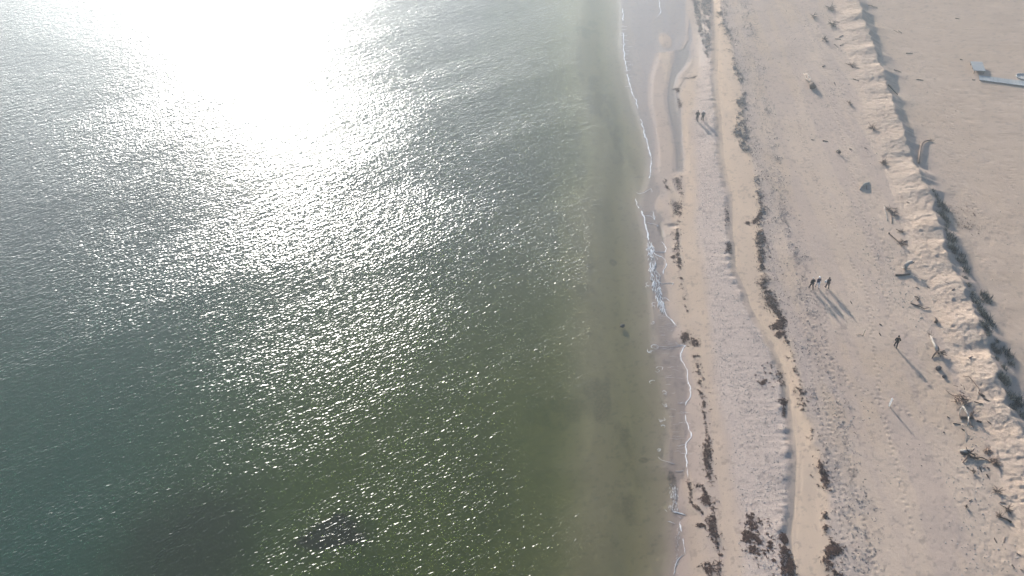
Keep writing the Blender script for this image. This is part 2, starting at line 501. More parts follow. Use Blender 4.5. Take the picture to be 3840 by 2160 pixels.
def simple_mat(name, c1, c2, scale=6.0, rough=.8, bump=.02, stretch=(1, 1, 1), spec=.3):
    t = NT(name)
    tc = t.n('ShaderNodeTexCoord')
    v = t.mapping(tc.outputs['Object'], stretch)
    n1 = t.noise(v, scale, 2, .6, 0, '3D')
    b = t.n('ShaderNodeBsdfPrincipled')
    t.l(t.mix(t.step(n1, .35, .65), c1, c2), b.inputs['Base Color'])
    b.inputs['Roughness'].default_value = rough
    b.inputs['Specular IOR Level'].default_value = spec
    if bump:
        bp = t.n('ShaderNodeBump')
        bp.inputs['Strength'].default_value = .6
        bp.inputs['Distance'].default_value = bump
        t.l(n1, bp.inputs['Height'])
        t.l(bp.outputs[0], b.inputs['Normal'])
    t.l(b.outputs[0], t.out.inputs[0])
    return t.m


# ------------------------------------------------------------------ beach terrain
def sand_material():
    t = NT('sand')
    a = t.n('ShaderNodeAttribute', attribute_name='maskA')
    b = t.n('ShaderNodeAttribute', attribute_name='maskB')
    sa = t.n('ShaderNodeSeparateColor'); t.l(a.outputs['Color'], sa.inputs[0])
    sb = t.n('ShaderNodeSeparateColor'); t.l(b.outputs['Color'], sb.inputs[0])
    wet_, grav_, tan_ = sa.outputs
    weed_ = a.outputs['Alpha']
    halo_, flank_, flat_ = sb.outputs
    geo = t.n('ShaderNodeNewGeometry')
    P = geo.outputs['Position']
    c = t.n('ShaderNodeAttribute', attribute_name='maskC')
    scn = t.n('ShaderNodeSeparateColor'); t.l(c.outputs['Color'], scn.inputs[0])
    big, mid, long_ = scn.outputs
    spk0 = c.outputs['Alpha']
    fine = t.noise(P, 3.2, 1, .6)
    grain = t.noise(P, 9.0, 1, .6)
    sand = t.mix(t.step(big, .35, .65), (.405, .330, .252), (.435, .362, .286))
    sand = t.mix(t.math('MULTIPLY', t.step(long_, .42, .62), .75), sand, (.375, .312, .262))
    sand = t.mix(t.math('MULTIPLY', t.step(mid, .52, .72), .30), sand, (.380, .322, .272))
    # the clean strips are yellower, the gravel bank greyer, the ridge paler
    sand = t.mix(t.math('MULTIPLY', tan_, .85), sand, t.mix(t.step(long_, .35, .65), (.455, .368, .274), (.430, .352, .268)))
    gcol = t.mix(t.step(fine, .40, .62), (.400, .341, .294), (.450, .390, .336))
    gcol = t.mix(t.math('MULTIPLY', t.step(grain, .56, .66), .55), gcol, (.29, .262, .250))
    sand = t.mix(t.math('MULTIPLY', grav_, .9), sand, gcol)
    hcol = t.mix(t.step(fine, .42, .6), (.31, .275, .255), (.40, .355, .320))
    sand = t.mix(t.math('MULTIPLY', halo_, .6), sand, hcol)
    sand = t.mix(t.math('MULTIPLY', flank_, .75), sand, t.mix(t.step(mid, .4, .65), (.395, .325, .255), (.425, .357, .284)))
    sand = t.mix(t.math('MULTIPLY', flat_, .8), sand, t.mix(t.step(mid, .35, .7), (.395, .320, .245), (.425, .350, .274)))
    # scattered dark specks of shell, wood and weed
    sp2 = t.step(t.noise(P, 5.5, 1, .6), .68, .75)
    spk = t.math('MAXIMUM', spk0, t.math('MULTIPLY', sp2, .7))
    sand = t.mix(t.math('MULTIPLY', spk, .42), sand, (.17, .14, .12))
    wn_ = t.step(fine, .30, .62)
    wcol = t.mix(grain, (.040, .024, .018), (.125, .083, .062))
    sand = t.mix(t.math('MULTIPLY', weed_, t.math('ADD', t.math('MULTIPLY', wn_, .45), .5)), sand, wcol)
    wetc = t.mix(1.0, sand, (.70, .645, .62), 'MULTIPLY')
    sand = t.mix(wet_, sand, wetc)
    sand = t.mix(1.0, sand, (1.09, .98, .915), 'MULTIPLY')
    bs = t.n('ShaderNodeBsdfPrincipled')
    t.l(sand, bs.inputs['Base Color'])
    rg = t.n('ShaderNodeMapRange')
    t.l(wet_, rg.inputs[0]); rg.inputs[3].default_value = .95; rg.inputs[4].default_value = .38
    t.l(rg.outputs[0], bs.inputs['Roughness'])
    sp_ = t.n('ShaderNodeMapRange')
    t.l(wet_, sp_.inputs[0]); sp_.inputs[3].default_value = .08; sp_.inputs[4].default_value = .45
    t.l(sp_.outputs[0], bs.inputs['Specular IOR Level'])
    # relief
    dry = t.math('SUBTRACT', 1.0, t.math('MULTIPLY', wet_, .93))
    amp = t.math('ADD', t.math('ADD', .014, t.math('MULTIPLY', grav_, .010)), t.math('MULTIPLY', flank_, .035))
    amp = t.math('SUBTRACT', amp, t.math('MULTIPLY', tan_, .009))
    hgt = t.math('ADD', t.math('MULTIPLY', fine, .7), t.math('MULTIPLY', grain, .35))
    bp = t.n('ShaderNodeBump')
    bp.inputs['Strength'].default_value = 1.0
    bp.inputs['Distance'].default_value = 1.0
    t.l(t.math('MULTIPLY', t.math('MULTIPLY', hgt, amp), dry), bp.inputs['Height'])
    t.l(bp.outputs[0], bs.inputs['Normal'])
    t.l(bs.outputs[0], t.out.inputs[0])
    return t.m


me, _ = grid_mesh('beach', Z)
add_attr(me, 'maskA', (wet, gravel, tan, weed))
add_attr(me, 'maskB', (halo, flank, flatR, leeshade))
add_attr(me, 'maskC', (fbm(X * .07, Y * .07, 1, 3), fbm(X * .6, Y * .6, 3, 4, .6) * (1 - flatR) + flatR * fbm(X * .22, Y * .8, 3, 4, .6), fbm(X * .55, Y * .05, 5, 4),
                       sstep(.655, .73, fbm(X * 2.1, Y * 2.1, 4, 3, .6))))
me.materials.append(sand_material())
beach_o = bpy.data.objects.new('beach', me)
beach_o['kind'] = 'structure'
col.objects.link(beach_o)


def hz(x, y):
    i = min(max(int(np.searchsorted(xs, x)) - 1, 0), NX - 2)
    j = min(max(int(np.searchsorted(ys, y)) - 1, 0), NY - 2)
    u = (x - xs[i]) / (xs[i + 1] - xs[i]); w = (y - ys[j]) / (ys[j + 1] - ys[j])
    return float((Z[j, i] * (1 - u) + Z[j, i + 1] * u) * (1 - w) + (Z[j + 1, i] * (1 - u) + Z[j + 1, i + 1] * u) * w)


def ground(px, py):
    z = .8
    for _ in range(8):
        x, y, _z = pix(px, py, z)
        z = .4 * z + .6 * hz(x, y)
    return Vector((x, y, hz(x, y)))


# ------------------------------------------------------------------ sea
def water_material():
    t = NT('sea_water')
    a = t.n('ShaderNodeAttribute', attribute_name='depth')
    s = t.n('ShaderNodeSeparateColor'); t.l(a.outputs['Color'], s.inputs[0])
    dep = t.math('MULTIPLY', s.outputs[0], 10.0)
    calm = s.outputs[1]
    turb = s.outputs[2]
    geo = t.n('ShaderNodeNewGeometry')
    P = geo.outputs['Position']
    # Beer-Lambert tint of the water column
    def trans(k):
        return t.math('POWER', 2.71828, t.math('MULTIPLY', dep, -k))
    tr = t.n('ShaderNodeCombineColor')
    t.l(trans(1.05), tr.inputs[0]); t.l(trans(.93), tr.inputs[1]); t.l(trans(1.45), tr.inputs[2])
    inv = t.n('ShaderNodeInvert'); t.l(tr.outputs[0], inv.inputs[1])
    spx = t.n('ShaderNodeSeparateXYZ'); t.l(P, spx.inputs[0])
    body = t.mix(t.step(spx.outputs[0], -16, -48), (.034, .054, .007), (.014, .050, .028))
    body = t.mix(t.step(spx.outputs[1], 66, 112), body, (.026, .042, .036))  # far water body greyed to imitate the pale veil
    body = t.mix(turb, body, (.095, .100, .046))
    body = t.mix(t.math('MULTIPLY', a.outputs['Alpha'], .72), body, (.008, .012, .006))
    bodyc = t.mix(1.0, body, inv.outputs[0], 'MULTIPLY')
    dif = t.n('ShaderNodeBsdfDiffuse'); t.l(bodyc, dif.inputs[0])
    trn = t.n('ShaderNodeBsdfTransparent'); t.l(tr.outputs[0], trn.inputs[0])
    add = t.n('ShaderNodeAddShader'); t.l(dif.outputs[0], add.inputs[0]); t.l(trn.outputs[0], add.inputs[1])
    # wind waves: crests run up to the right, travelling towards the sun
    w1 = t.noise(t.aniso(P, 2.3, .78, 36), 1.0, 1, .5)
    w2 = t.noise(t.aniso(P, .90, .35, 28), 1.0, 1, .5)
    w3 = t.noise(t.aniso(P, .36, .21, 44), 1.0, 0, .5)
    h = t.math('ADD', t.math('MULTIPLY', w1, .078), t.math('MULTIPLY', w2, .067))
    h = t.math('ADD', h, t.math('MULTIPLY', w3, .054))
    h = t.math('MULTIPLY', h, calm)
    bp = t.n('ShaderNodeBump')
    bp.inputs['Strength'].default_value = 1.0
    bp.inputs['Distance'].default_value = 1.0
    t.l(h, bp.inputs['Height'])
    gl = t.n('ShaderNodeBsdfGlossy')
    gl.distribution = 'BECKMANN'
    gl.inputs['Roughness'].default_value = .295
    t.l(bp.outputs[0], gl.inputs['Normal'])
    lw = t.n('ShaderNodeLayerWeight')
    t.l(bp.outputs[0], lw.inputs['Normal'])
    fr5 = t.math('ADD', .02, t.math('MULTIPLY', t.math('POWER', lw.outputs['Facing'], 5.0), .98))
    mx = t.n('ShaderNodeMixShader')
    t.l(fr5, mx.inputs[0]); t.l(add.outputs[0], mx.inputs[1]); t.l(gl.outputs[0], mx.inputs[2])
    t.l(mx.outputs[0], t.out.inputs[0])
    return t.m


calm = np.clip(.05 + .95 * sstep(3.5, 10.0, -dK + 3.0 * (fbm(X * .1, Y * .05, 3, 2) - .5) + 2.5 * sstep(95, 60, Y)), 0, 1)
# small swells standing up in the shallows
ridge_w = np.zeros_like(X)
for pts, amp in (([(2222, 217), (2250, 300), (2277, 404), (2300, 500)], .012), ([(2330, 530), (2350, 600), (2370, 680), (2385, 730)], .012),
                 ([(2205, 700), (2225, 780), (2250, 880), (2262, 960), (2290, 1060)], .012), ([(2318, 80), (2330, 160), (2340, 215)], .012)):
    w = pxs(pts); o = np.argsort(w[:, 1]); w = w[o]
    m = sstep(w[0, 1] - 4, w[0, 1] + 4, Y) * (1 - sstep(w[-1, 1] - 4, w[-1, 1] + 4, Y))
    d_ = X - np.interp(Y, w[:, 1], w[:, 0]) + .8 * (vnoise(Y * .3, Y * 0, 2) - .5)
    ridge_w += amp * np.exp(-(d_ / .5) ** 2) * m
    calm = np.maximum(calm, .55 * np.exp(-(d_ / .7) ** 2) * m * sstep(.3, .5, fbm(X, Y, 1, 2)))
turb = np.exp(-((dK + 8.0) / 3.4) ** 2) * (.35 + 1.4 * (fbm(X * .16, Y * .06, 2, 4, .6) - .25)) + .12 * np.exp(-((dK + 1.5) / 3.0) ** 2)
turb = turb * (1 - .6 * sstep(85, 135, Y))  # turbidity tint cut far off, imitating the grey veil
cr, sr = math.cos(R(-33)), math.sin(R(-33))
calm = calm * (.80 + .45 * (fbm(X * .02 + 4, Y * .03, 3, 3) - .35)) * (.70 + .5 * sstep(.3, .7, fbm((X * cr - Y * sr) * .045, (X * sr + Y * cr) * .13, 6, 2)))
calm = calm * (1 - .22 * sstep(105, 165, Y))
keep = (Z < .06) & (dL < 2.5)
wme, widx = grid_mesh('sea', np.where(dK > -30, ridge_w, 0), keep)
kelpm = sstep(.10, .40, reef)
add_attr(wme, 'depth', (np.clip(-Z, 0, 10) * (1 - .85 * kelpm) / 10.0, calm, np.clip(turb, 0, 1), lowm), widx)
wme.materials.append(water_material())
sea = bpy.data.objects.new('sea', wme)
sea['kind'] = 'structure'
col.objects.link(sea)

# ------------------------------------------------------------------ haze volume added to imitate lens veiling flare
def haze_box():
    bm = bmesh.new()
    bmesh.ops.create_cube(bm, size=1.0)
    for v_ in bm.verts:
        v_.co = Vector((v_.co.x * 1600, v_.co.y * 1600 + 300, -70 if v_.co.z < 0 else 86))
    m_ = bpy.data.meshes.new('haze')
    bm.to_mesh(m_); bm.free()
    t = NT('veil_haze')
    vol = t.n('ShaderNodeVolumePrincipled')
    vol.inputs['Color'].default_value = (.88, .95, 1.0, 1)
    vol.inputs['Density'].default_value = .0021
    vol.inputs['Anisotropy'].default_value = .85
    t.l(vol.outputs[0], t.out.inputs['Volume'])
    m_.materials.append(t.m)
    o = bpy.data.objects.new('haze', m_)
    o['kind'] = 'stuff'
    o['label'] = 'thin pale haze volume added to imitate lens veiling flare'
    o['category'] = 'haze'
    col.objects.link(o)
haze_box()

# ------------------------------------------------------------------ object helpers
def mesh_obj(name, verts, faces, mat, parent=None, smooth=True):
    m_ = bpy.data.meshes.new(name)
    m_.from_pydata([tuple(v_) for v_ in verts], [], faces)
    if smooth:
        m_.polygons.foreach_set('use_smooth', [True] * len(m_.polygons))
    m_.update()
    if mat:
        m_.materials.append(mat)
    o = bpy.data.objects.new(name, m_)
    col.objects.link(o)
    if parent:
        o.parent = parent
    return o


def thing(name, label, cat, loc, rz=0.0, group=None):
    o = bpy.data.objects.new(name, None)
    o.empty_display_size = .3
    o.location = loc
    o.rotation_euler = (0, 0, rz)
    col.objects.link(o)
    tag(o, label, cat, group)
    return o


def tag(o, label, cat, group=None, kind=None):
    o['label'] = label
    o['category'] = cat
    if group:
        o['group'] = group
    if kind:
        o['kind'] = kind
    return o


def tube(pts, rad, sides=7, wob=.12, seed=0, flat=1.0):
    """a tapered, slightly knobbly tube along points"""
    rg = random.Random(seed)
    pts = [Vector(p) for p in pts]
    V, Fc = [], []
    n = len(pts)
    for i, p in enumerate(pts):
        d = (pts[min(i + 1, n - 1)] - pts[max(i - 1, 0)]).normalized()
        up = Vector((0, 0, 1)) if abs(d.z) < .9 else Vector((1, 0, 0))
        a = d.cross(up).normalized()
        b = a.cross(d).normalized()
        for k in range(sides):
            an = 2 * math.pi * k / sides
            r_ = rad[i] * (1 + wob * (rg.random() - .5) * 2)
            V.append(p + a * math.cos(an) * r_ + b * math.sin(an) * r_ * flat)
    for i in range(n - 1):
        for k in range(sides):
            k2 = (k + 1) % sides
            Fc.append((i * sides + k, i * sides + k2, (i + 1) * sides + k2, (i + 1) * sides + k))
    V.append(pts[0]); V.append(pts[-1])
    for k in range(sides):
        k2 = (k + 1) % sides
        Fc.append((len(V) - 2, k2, k))
        Fc.append((len(V) - 1, (n - 1) * sides + k, (n - 1) * sides + k2))
    return V, Fc


def join(parts):
    V, Fc = [], []
    for v_, f_ in parts:
        o = len(V)
        V += list(v_)
        Fc += [tuple(i + o for i in q) for q in f_]
    return V, Fc


def curvy(a, b, n=6, amp=.08, seed=0):
    rg = random.Random(seed)
    a, b = Vector(a), Vector(b)
    L = (b - a).length
    out = []
    for i in range(n + 1):
        t = i / n
        w = math.sin(math.pi * t)
        out.append(a.lerp(b, t) + Vector((rg.uniform(-1, 1), rg.uniform(-1, 1), rg.uniform(-.2, .6))) * amp * L * w)
    return out


def gp(px, py, h=0.0):
    p = ground(px, py)
    p.z += h
    return p


M_wood = simple_mat('bleached_driftwood', (.50, .44, .37), (.36, .30, .24), 5, .85, .02, (1, 1, 1))
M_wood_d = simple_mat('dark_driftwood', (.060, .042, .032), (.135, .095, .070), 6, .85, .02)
M_wood_b = simple_mat('brown_driftwood', (.17, .105, .070), (.29, .20, .145), 6, .85, .02)
M_weed = simple_mat('dried_seaweed', (.040, .021, .015), (.125, .072, .052), 9, .85, 0, (1, 1, 1), .1)
M_weed_p = simple_mat('pale_dried_seaweed', (.13, .105, .088), (.27, .235, .205), 9, .8, 0)
M_weed_g = simple_mat('grey_seaweed', (.10, .095, .09), (.21, .20, .19), 9, .8, 0)
M_foam = simple_mat('sea_foam', (.86, .85, .83), (.72, .71, .69), 14, .7, .01)
M_peb = simple_mat('grey_pebbles', (.20, .20, .20), (.42, .40, .38), 3, .8, 0)
M_peb_d = simple_mat('dark_pebbles', (.09, .085, .08), (.20, .18, .165), 3, .8, 0)
M_white = simple_mat('white_paint', (.88, .87, .85), (.82, .81, .79), 4, .3, 0, (1, 1, 1), .6)
M_deck = simple_mat('weathered_grey_boards', (.36, .37, .36), (.27, .28, .28), 8, .8, .01, (1, 12, 1))
M_deck2 = simple_mat('sandy_grey_boards', (.42, .41, .38), (.31, .32, .31), 8, .85, .01, (1, 12, 1))
M_conc = simple_mat('pale_concrete', (.46, .43, .38), (.38, .35, .31), 5, .85, .01)
M_stone = simple_mat('dark_stone', (.045, .040, .038), (.10, .09, .085), 4, .85, .02)
M_grass = simple_mat('dark_marram_grass', (.034, .040, .036), (.105, .114, .096), 5, .8, 0)
M_kelp = simple_mat('wet_kelp', (.006, .007, .004), (.014, .014, .007), 3, .9, 0, (1, 1, 1), .05)
M_rust = simple_mat('reddish_dry_weed', (.20, .115, .075), (.33, .22, .15), 8, .85, 0)


def translucent_mat(name, c):
    t = NT(name)
    b = t.n('ShaderNodeBsdfPrincipled'); b.inputs['Base Color'].default_value = (*c, 1); b.inputs['Roughness'].default_value = .35
    tl = t.n('ShaderNodeBsdfTranslucent')
    geo = t.n('ShaderNodeNewGeometry')
    t.l(t.mix(t.noise(geo.outputs['Position'], 6, 2, .5, 0, '3D'), c, tuple(q * .9 for q in c)), tl.inputs[0])
    mx = t.n('ShaderNodeMixShader'); mx.inputs[0].default_value = .55
    t.l(b.outputs[0], mx.inputs[1]); t.l(tl.outputs[0], mx.inputs[2]); t.l(mx.outputs[0], t.out.inputs[0])
    return t.m


M_post = translucent_mat('white_plastic', (.92, .91, .89))

# ------------------------------------------------------------------ scattered stuff
def strips(name, P, size, mat, label, cat, lift=.05, asp=.22, seed=3, curl=.35):
    """many small bent ribbons (weed fronds) as one piece of stuff"""
    r_ = np.random.default_rng(seed)
    n = len(P)
    if n == 0:
        return None
    L = size * r_.uniform(.5, 1.5, n)
    W = L * asp * r_.uniform(.6, 1.5, n)
    an = r_.uniform(0, 2 * np.pi, n)
    ca, sa = np.cos(an), np.sin(an)
    V = np.zeros((n, 6, 3))
    bend = r_.uniform(-curl, curl, n)
    for i, (u, z0) in enumerate(((-.5, 0), (0, 1), (.5, 0))):
        for k, w in enumerate((-.5, .5)):
            lx = L * u
            ly = W * w + bend * L * (u * u * 4)
            V[:, i * 2 + k, 0] = P[:, 0] + ca * lx - sa * ly
            V[:, i * 2 + k, 1] = P[:, 1] + sa * lx + ca * ly
            V[:, i * 2 + k, 2] = P[:, 2] + lift * z0 * r_.uniform(.3, 1.6, n) + .012 + r_.uniform(0, lift * .6, n)
    q = np.array([[0, 1, 3, 2], [2, 3, 5, 4]])
    Q = (np.arange(n)[:, None, None] * 6 + q[None]).reshape(-1, 4)
    return quad_stuff(name, V.reshape(-1, 3), Q, mat, label, cat)


def quad_stuff(name, V, Q, mat, label, cat):
    m_ = bpy.data.meshes.new(name)
    k = Q.shape[1]
    m_.vertices.add(len(V)); m_.vertices.foreach_set('co', V.astype(np.float32).ravel())
    m_.loops.add(Q.size); m_.loops.foreach_set('vertex_index', Q.astype(np.int32).ravel())
    m_.polygons.add(len(Q)); m_.polygons.foreach_set('loop_start', (np.arange(len(Q)) * k).astype(np.int32))
    m_.update(calc_edges=True)
    m_.materials.append(mat)
    o = bpy.data.objects.new(name, m_)
    col.objects.link(o)
    tag(o, label, cat, None, 'stuff')
    return o


def stones(name, P, size, mat, label, cat, seed=5):
    r_ = np.random.default_rng(seed)
    n = len(P)
    s_ = size * r_.uniform(.5, 1.6, n)
    an = r_.uniform(0, np.pi, n)
    base = np.array([[1, 0, 0], [0, .7, 0], [-1, 0, 0], [0, -.7, 0], [.1, .1, .55], [0, 0, -.3]])
    V = np.zeros((n, 6, 3))
    for i, b in enumerate(base):
        b = b[None] * r_.uniform(.7, 1.3, (n, 3))
        V[:, i, 0] = P[:, 0] + s_ * (b[:, 0] * np.cos(an) - b[:, 1] * np.sin(an))
        V[:, i, 1] = P[:, 1] + s_ * (b[:, 0] * np.sin(an) + b[:, 1] * np.cos(an))
        V[:, i, 2] = P[:, 2] + s_ * b[:, 2] + .01
    t_ = np.array([[0, 1, 4], [1, 2, 4], [2, 3, 4], [3, 0, 4], [1, 0, 5], [2, 1, 5], [3, 2, 5], [0, 3, 5]])
    Q = (np.arange(n)[:, None, None] * 6 + t_[None]).reshape(-1, 3)
    return quad_stuff(name, V.reshape(-1, 3), Q, mat, label, cat)


CELL = np.zeros_like(X)
CELL[:-1, :-1] = np.diff(xs)[None, :] * np.diff(ys)[:, None]
inview = (Y > 44) & (Y < 182) & (X > -5) & (X < 100)


def sample(mask, n, seed, stray=0.0):
    r_ = np.random.default_rng(seed)
    w = (mask * CELL * inview).ravel()
    w = w / w.sum()
    id_ = r_.choice(len(w), n, p=w)
    jx, jy = id_ % NX, id_ // NX
    dx = np.diff(xs, append=xs[-1] + 1)[jx] * r_.uniform(-.5, .5, n)
    dy = np.diff(ys, append=ys[-1] + 1)[jy] * r_.uniform(-.5, .5, n)
    P = np.stack([xs[jx] + dx, ys[jy] + dy, Z[jy, jx]], -1)
    if stray:
        k_ = r_.random(n) < .4
        P[k_, :2] += r_.normal(0, stray, (k_.sum(), 2))
        P[k_, 2] = [hz(a_, b_) for a_, b_ in P[k_, :2]]
    return P


def along(pts, n, width, seed):
    r_ = np.random.default_rng(seed)
    w = np.array([list(gp(*p)) for p in pts])
    seg = np.linalg.norm(np.diff(w, axis=0), axis=1)
    c_ = np.concatenate([[0], np.cumsum(seg)])
    t_ = r_.uniform(0, c_[-1], n)
    P = np.stack([np.interp(t_, c_, w[:, i]) for i in range(3)], -1)
    P[:, :2] += r_.normal(0, width, (n, 2))
    P[:, 2] = [hz(a, b) for a, b in P[:, :2]]
    return P


w1 = weed1 * land
extra1 = [along([(2572, 1246), (2568, 1262), (2566, 1278)], 140, .30, 1), along([(2603, 1276), (2610, 1290)], 90, .3, 2),
          along([(2580, 1800), (2591, 1840), (2585, 1878), (2606, 1900), (2640, 1925)], 80, .10, 3),
          along([(2603, 1822), (2630, 1820), (2645, 1850), (2652, 1880), (2664, 1895)], 80, .10, 4),
          along([(2640, 1860), (2648, 1885)], 120, .22, 5), along([(2620, 1968), (2640, 1972)], 50, .12, 6),
          along([(2530, 760), (2541, 765), (2542, 790), (2535, 805)], 160, .35, 7), along([(2540, 668), (2545, 690), (2546, 712)], 110, .22, 8),
          along([(2495, 672), (2492, 690), (2508, 712)], 60, .15, 9), along([(2520, 968), (2528, 958)], 50, .12, 10),
          along([(2650, 2120), (2660, 2140), (2668, 2158)], 120, .35, 11), along([(2520, 335), (2540, 332), (2545, 345)], 70, .2, 12),
          along([(2545, 370), (2551, 400)], 60, .2, 13), along([(2546, 293), (2600, 292), (2612, 284)], 50, .1, 14)]
strips('seaweed', np.vstack([sample(w1, 1300, 21, .3)] + extra1), .24, M_weed, 'dark brown seaweed strewn along the wet edge by the water', 'seaweed', .035, .25, 31)
e2 = [along([(2861, 785), (2846, 812), (2827, 837)], 260, .16, 15), along([(2935, 1192), (2930, 1210), (2902, 1226), (2935, 1230)], 300, .28, 16),
      along([(2934, 1250), (2913, 1258)], 130, .2, 17), along([(3143, 2058), (3112, 2062)], 220, .25, 18), along([(2800, 835), (2806, 838)], 40, .15, 19),
      along([(3080, 1766), (3095, 1778)], 90, .15, 20), along([(3083, 1803), (3096, 1796)], 90, .12, 22)]
strips('seaweed', np.vstack([sample(weed2 * (1 - .9 * sstep(95, 125, Y)), 1900, 22, .45)] + e2), .27, M_weed, 'dark seaweed wrack line winding up the middle of the beach', 'seaweed', .045, .25, 32)
strips('seaweed', sample(weed2 * sstep(85, 130, Y) + .5 * farpatch, 1500, 27), .34, M_weed_g, 'grey weathered weed lying across the far beach', 'seaweed', .10, .3, 38)
strips('seaweed', np.vstack([sample(weed2 + .35 * weed1 * land + .3 * halo * sstep(.5, .6, fbm(X, Y, 2, 2)), 2600, 23, .5)]), .18, M_weed_p, 'pale dry weed stalks mixed through the dark wrack', 'seaweed', .14, .16, 33)
strips('seaweed', sample(weed3 + .15 * np.exp(-(dF / 1.4) ** 2), 1500, 24), .22, M_weed_g, 'thin faded wrack line on the open sand', 'seaweed', .05, .25, 34)
e4 = [along([(2818, 2005), (2830, 2015), (2850, 2035)], 140, .12, 41), along([(2793, 2000), (2800, 1995)], 60, .2, 42), along([(2798, 2015), (2806, 2022)], 110, .25, 43),
      along([(2816, 2060), (2825, 2055)], 80, .2, 44), along([(2820, 1965), (2825, 1980)], 80, .22, 45), along([(2812, 1935), (2816, 1945)], 60, .2, 46),
      along([(2938, 2008), (2942, 2030)], 150, .16, 47), along([(2940, 2050), (2950, 2075), (2962, 2105), (2972, 2130)], 150, .2, 48),
      along([(2937, 2060), (2936, 2110), (2934, 2155)], 70, .12, 49), along([(2955, 2110), (2965, 2150)], 110, .3, 50), along([(2936, 1500), (2940, 1515)], 90, .22, 51),
      along([(2938, 1530), (2941, 1560)], 40, .1, 52), along([(2865, 1430), (2852, 1440)], 40, .2, 53), along([(2920, 1395), (2935, 1445)], 40, .2, 54),
      along([(2735, 912), (2731, 945)], 90, .18, 55), along([(2725, 770), (2726, 845)], 60, .2, 56)]
strips('seaweed', np.vstack([sample(weed4, 330, 25, .5)] + e4), .24, M_weed, 'clumps of dark weed scattered over the grey gravel bank', 'seaweed', .04, .26, 35)
strips('dry_weed', np.vstack([along([(3590, 825), (3620, 850), (3660, 855)], 80, .8, 61), along([(3600, 780), (3650, 800)], 36, .9, 62), along([(3540, 770), (3590, 800)], 36, .6, 63),
                              along([(3700, 1690), (3712, 1700)], 60, .25, 64), along([(3380, 905), (3390, 920)], 60, .2, 65), along([(3735, 1740), (3725, 1720)], 60, .3, 66)]), .3, M_rust,
       'reddish dry weed blown onto the flat sand behind the ridge', 'dry weed', .06, .16, 36)

stones('pebbles', sample(gravel * (.25 + sstep(.4, .7, fbm(X * .5, Y * .4, 2, 2))), 4500, 71), .05, M_peb, 'grey pebbles spread over the gravel bank', 'pebbles', 81)
stones('pebbles', sample(halo + .02 * beach + .12 * gravel + .06 * np.exp(-((dC + .1) / .5) ** 2), 1300, 72), .055, M_peb_d, 'dark pebbles and shell bits beside the wrack lines', 'pebbles', 82)
stones('pebbles', sample(beach * (.3 + near_berm) * sstep(.45, .7, fbm(X * .3, Y * .2, 6, 3)) + .03 * flatR * (X < 75), 1800, 73), .07, M_peb, 'small grey bits of shell and stone dotted over the dry sand', 'pebbles', 83)


def weed_bed():
    P = []
    for (px_, py_, rx, ry, n_) in ((1268, 1995, 62, 26, 520), (1200, 2040, 62, 20, 420), (1325, 2022, 45, 10, 150), (1282, 1955, 16, 20, 110), (1150, 2068, 34, 10, 130), (1300, 1975, 40, 12, 130)):
        cx, cy, _ = pix(px_, py_, -.3)
        ax = pix(px_ + rx, py_, -.3)[0] - cx
        ay = abs(pix(px_, py_ - ry, -.3)[1] - cy)
        a_ = rng.normal(0, .55, (n_, 2))
        P.append(np.stack([cx + a_[:, 0] * ax + a_[:, 1] * ax * .25, cy + a_[:, 1] * ay + a_[:, 0] * ay * .45, rng.uniform(-.52, -.30, n_)], -1))
    strips('seaweed', np.vstack(P), 1.5, M_kelp, 'dark patch of seaweed under the water at the lower left', 'seaweed', .12, .34, 39)
weed_bed()

# ------------------------------------------------------------------ foam
def ribbon(wpts, width, seed, gaps=.15, dome=.03, step=.16, wig=.10):
    rg = np.random.default_rng(seed)
    w = np.array([list(p)[:2] for p in wpts])
    seg = np.linalg.norm(np.diff(w, axis=0), axis=1)
    c_ = np.concatenate([[0], np.cumsum(seg)])
    n = max(4, int(c_[-1] / step))
    t_ = np.linspace(0, c_[-1], n)
    P = np.stack([np.interp(t_, c_, w[:, i]) for i in range(2)], -1)
    ph = rg.uniform(0, 50)
    P[:, 0] += wig * 2 * (fbm(t_ * .9 + ph, t_ * 0 + ph, 1, 3) - .5) * 2
    P[:, 1] += wig * 2 * (fbm(t_ * .9 + ph, t_ * 0 + ph + 9, 2, 3) - .5) * 2
    T = np.gradient(P, axis=0)
    T /= np.linalg.norm(T, axis=1)[:, None] + 1e-9
    N = np.stack([-T[:, 1], T[:, 0]], -1)
    ww = width * .7 * (.2 + 1.6 * fbm(t_ * 1.3 + ph, t_ * 0, 3, 3)) * np.minimum(1, np.minimum(t_, c_[-1] - t_) / .3 + .15)
    on = fbm(t_ * .35 + ph, t_ * 0 + 3, 4, 2) > gaps
    z = np.array([max(hz(a, b), 0.0) for a, b in P]) + .012
    V = np.zeros((n, 3, 3))
    for k, o in enumerate((-.5, 0, .5)):
        V[:, k, :2] = P + N * (o * ww * rg.uniform(.6, 1.4, n))[:, None]
        V[:, k, 2] = z + (dome if k == 1 else 0)
    Q = []
    for i in range(n - 1):
        if on[i]:
            for k in range(2):
                Q.append([i * 3 + k, (i + 1) * 3 + k, (i + 1) * 3 + k + 1, i * 3 + k + 1])
    return V.reshape(-1, 3), np.array(Q).reshape(-1, 4)


def foam(name, rib, label):
    V, Q, o = [], [], 0
    for v_, q_ in rib:
        V.append(v_); Q.append(q_ + o); o += len(v_)
    return quad_stuff(name, np.vstack(V), np.vstack(Q), M_foam, label, 'foam')


def wl(pts):
    return [pix(a, b, .02) for a, b in pts]


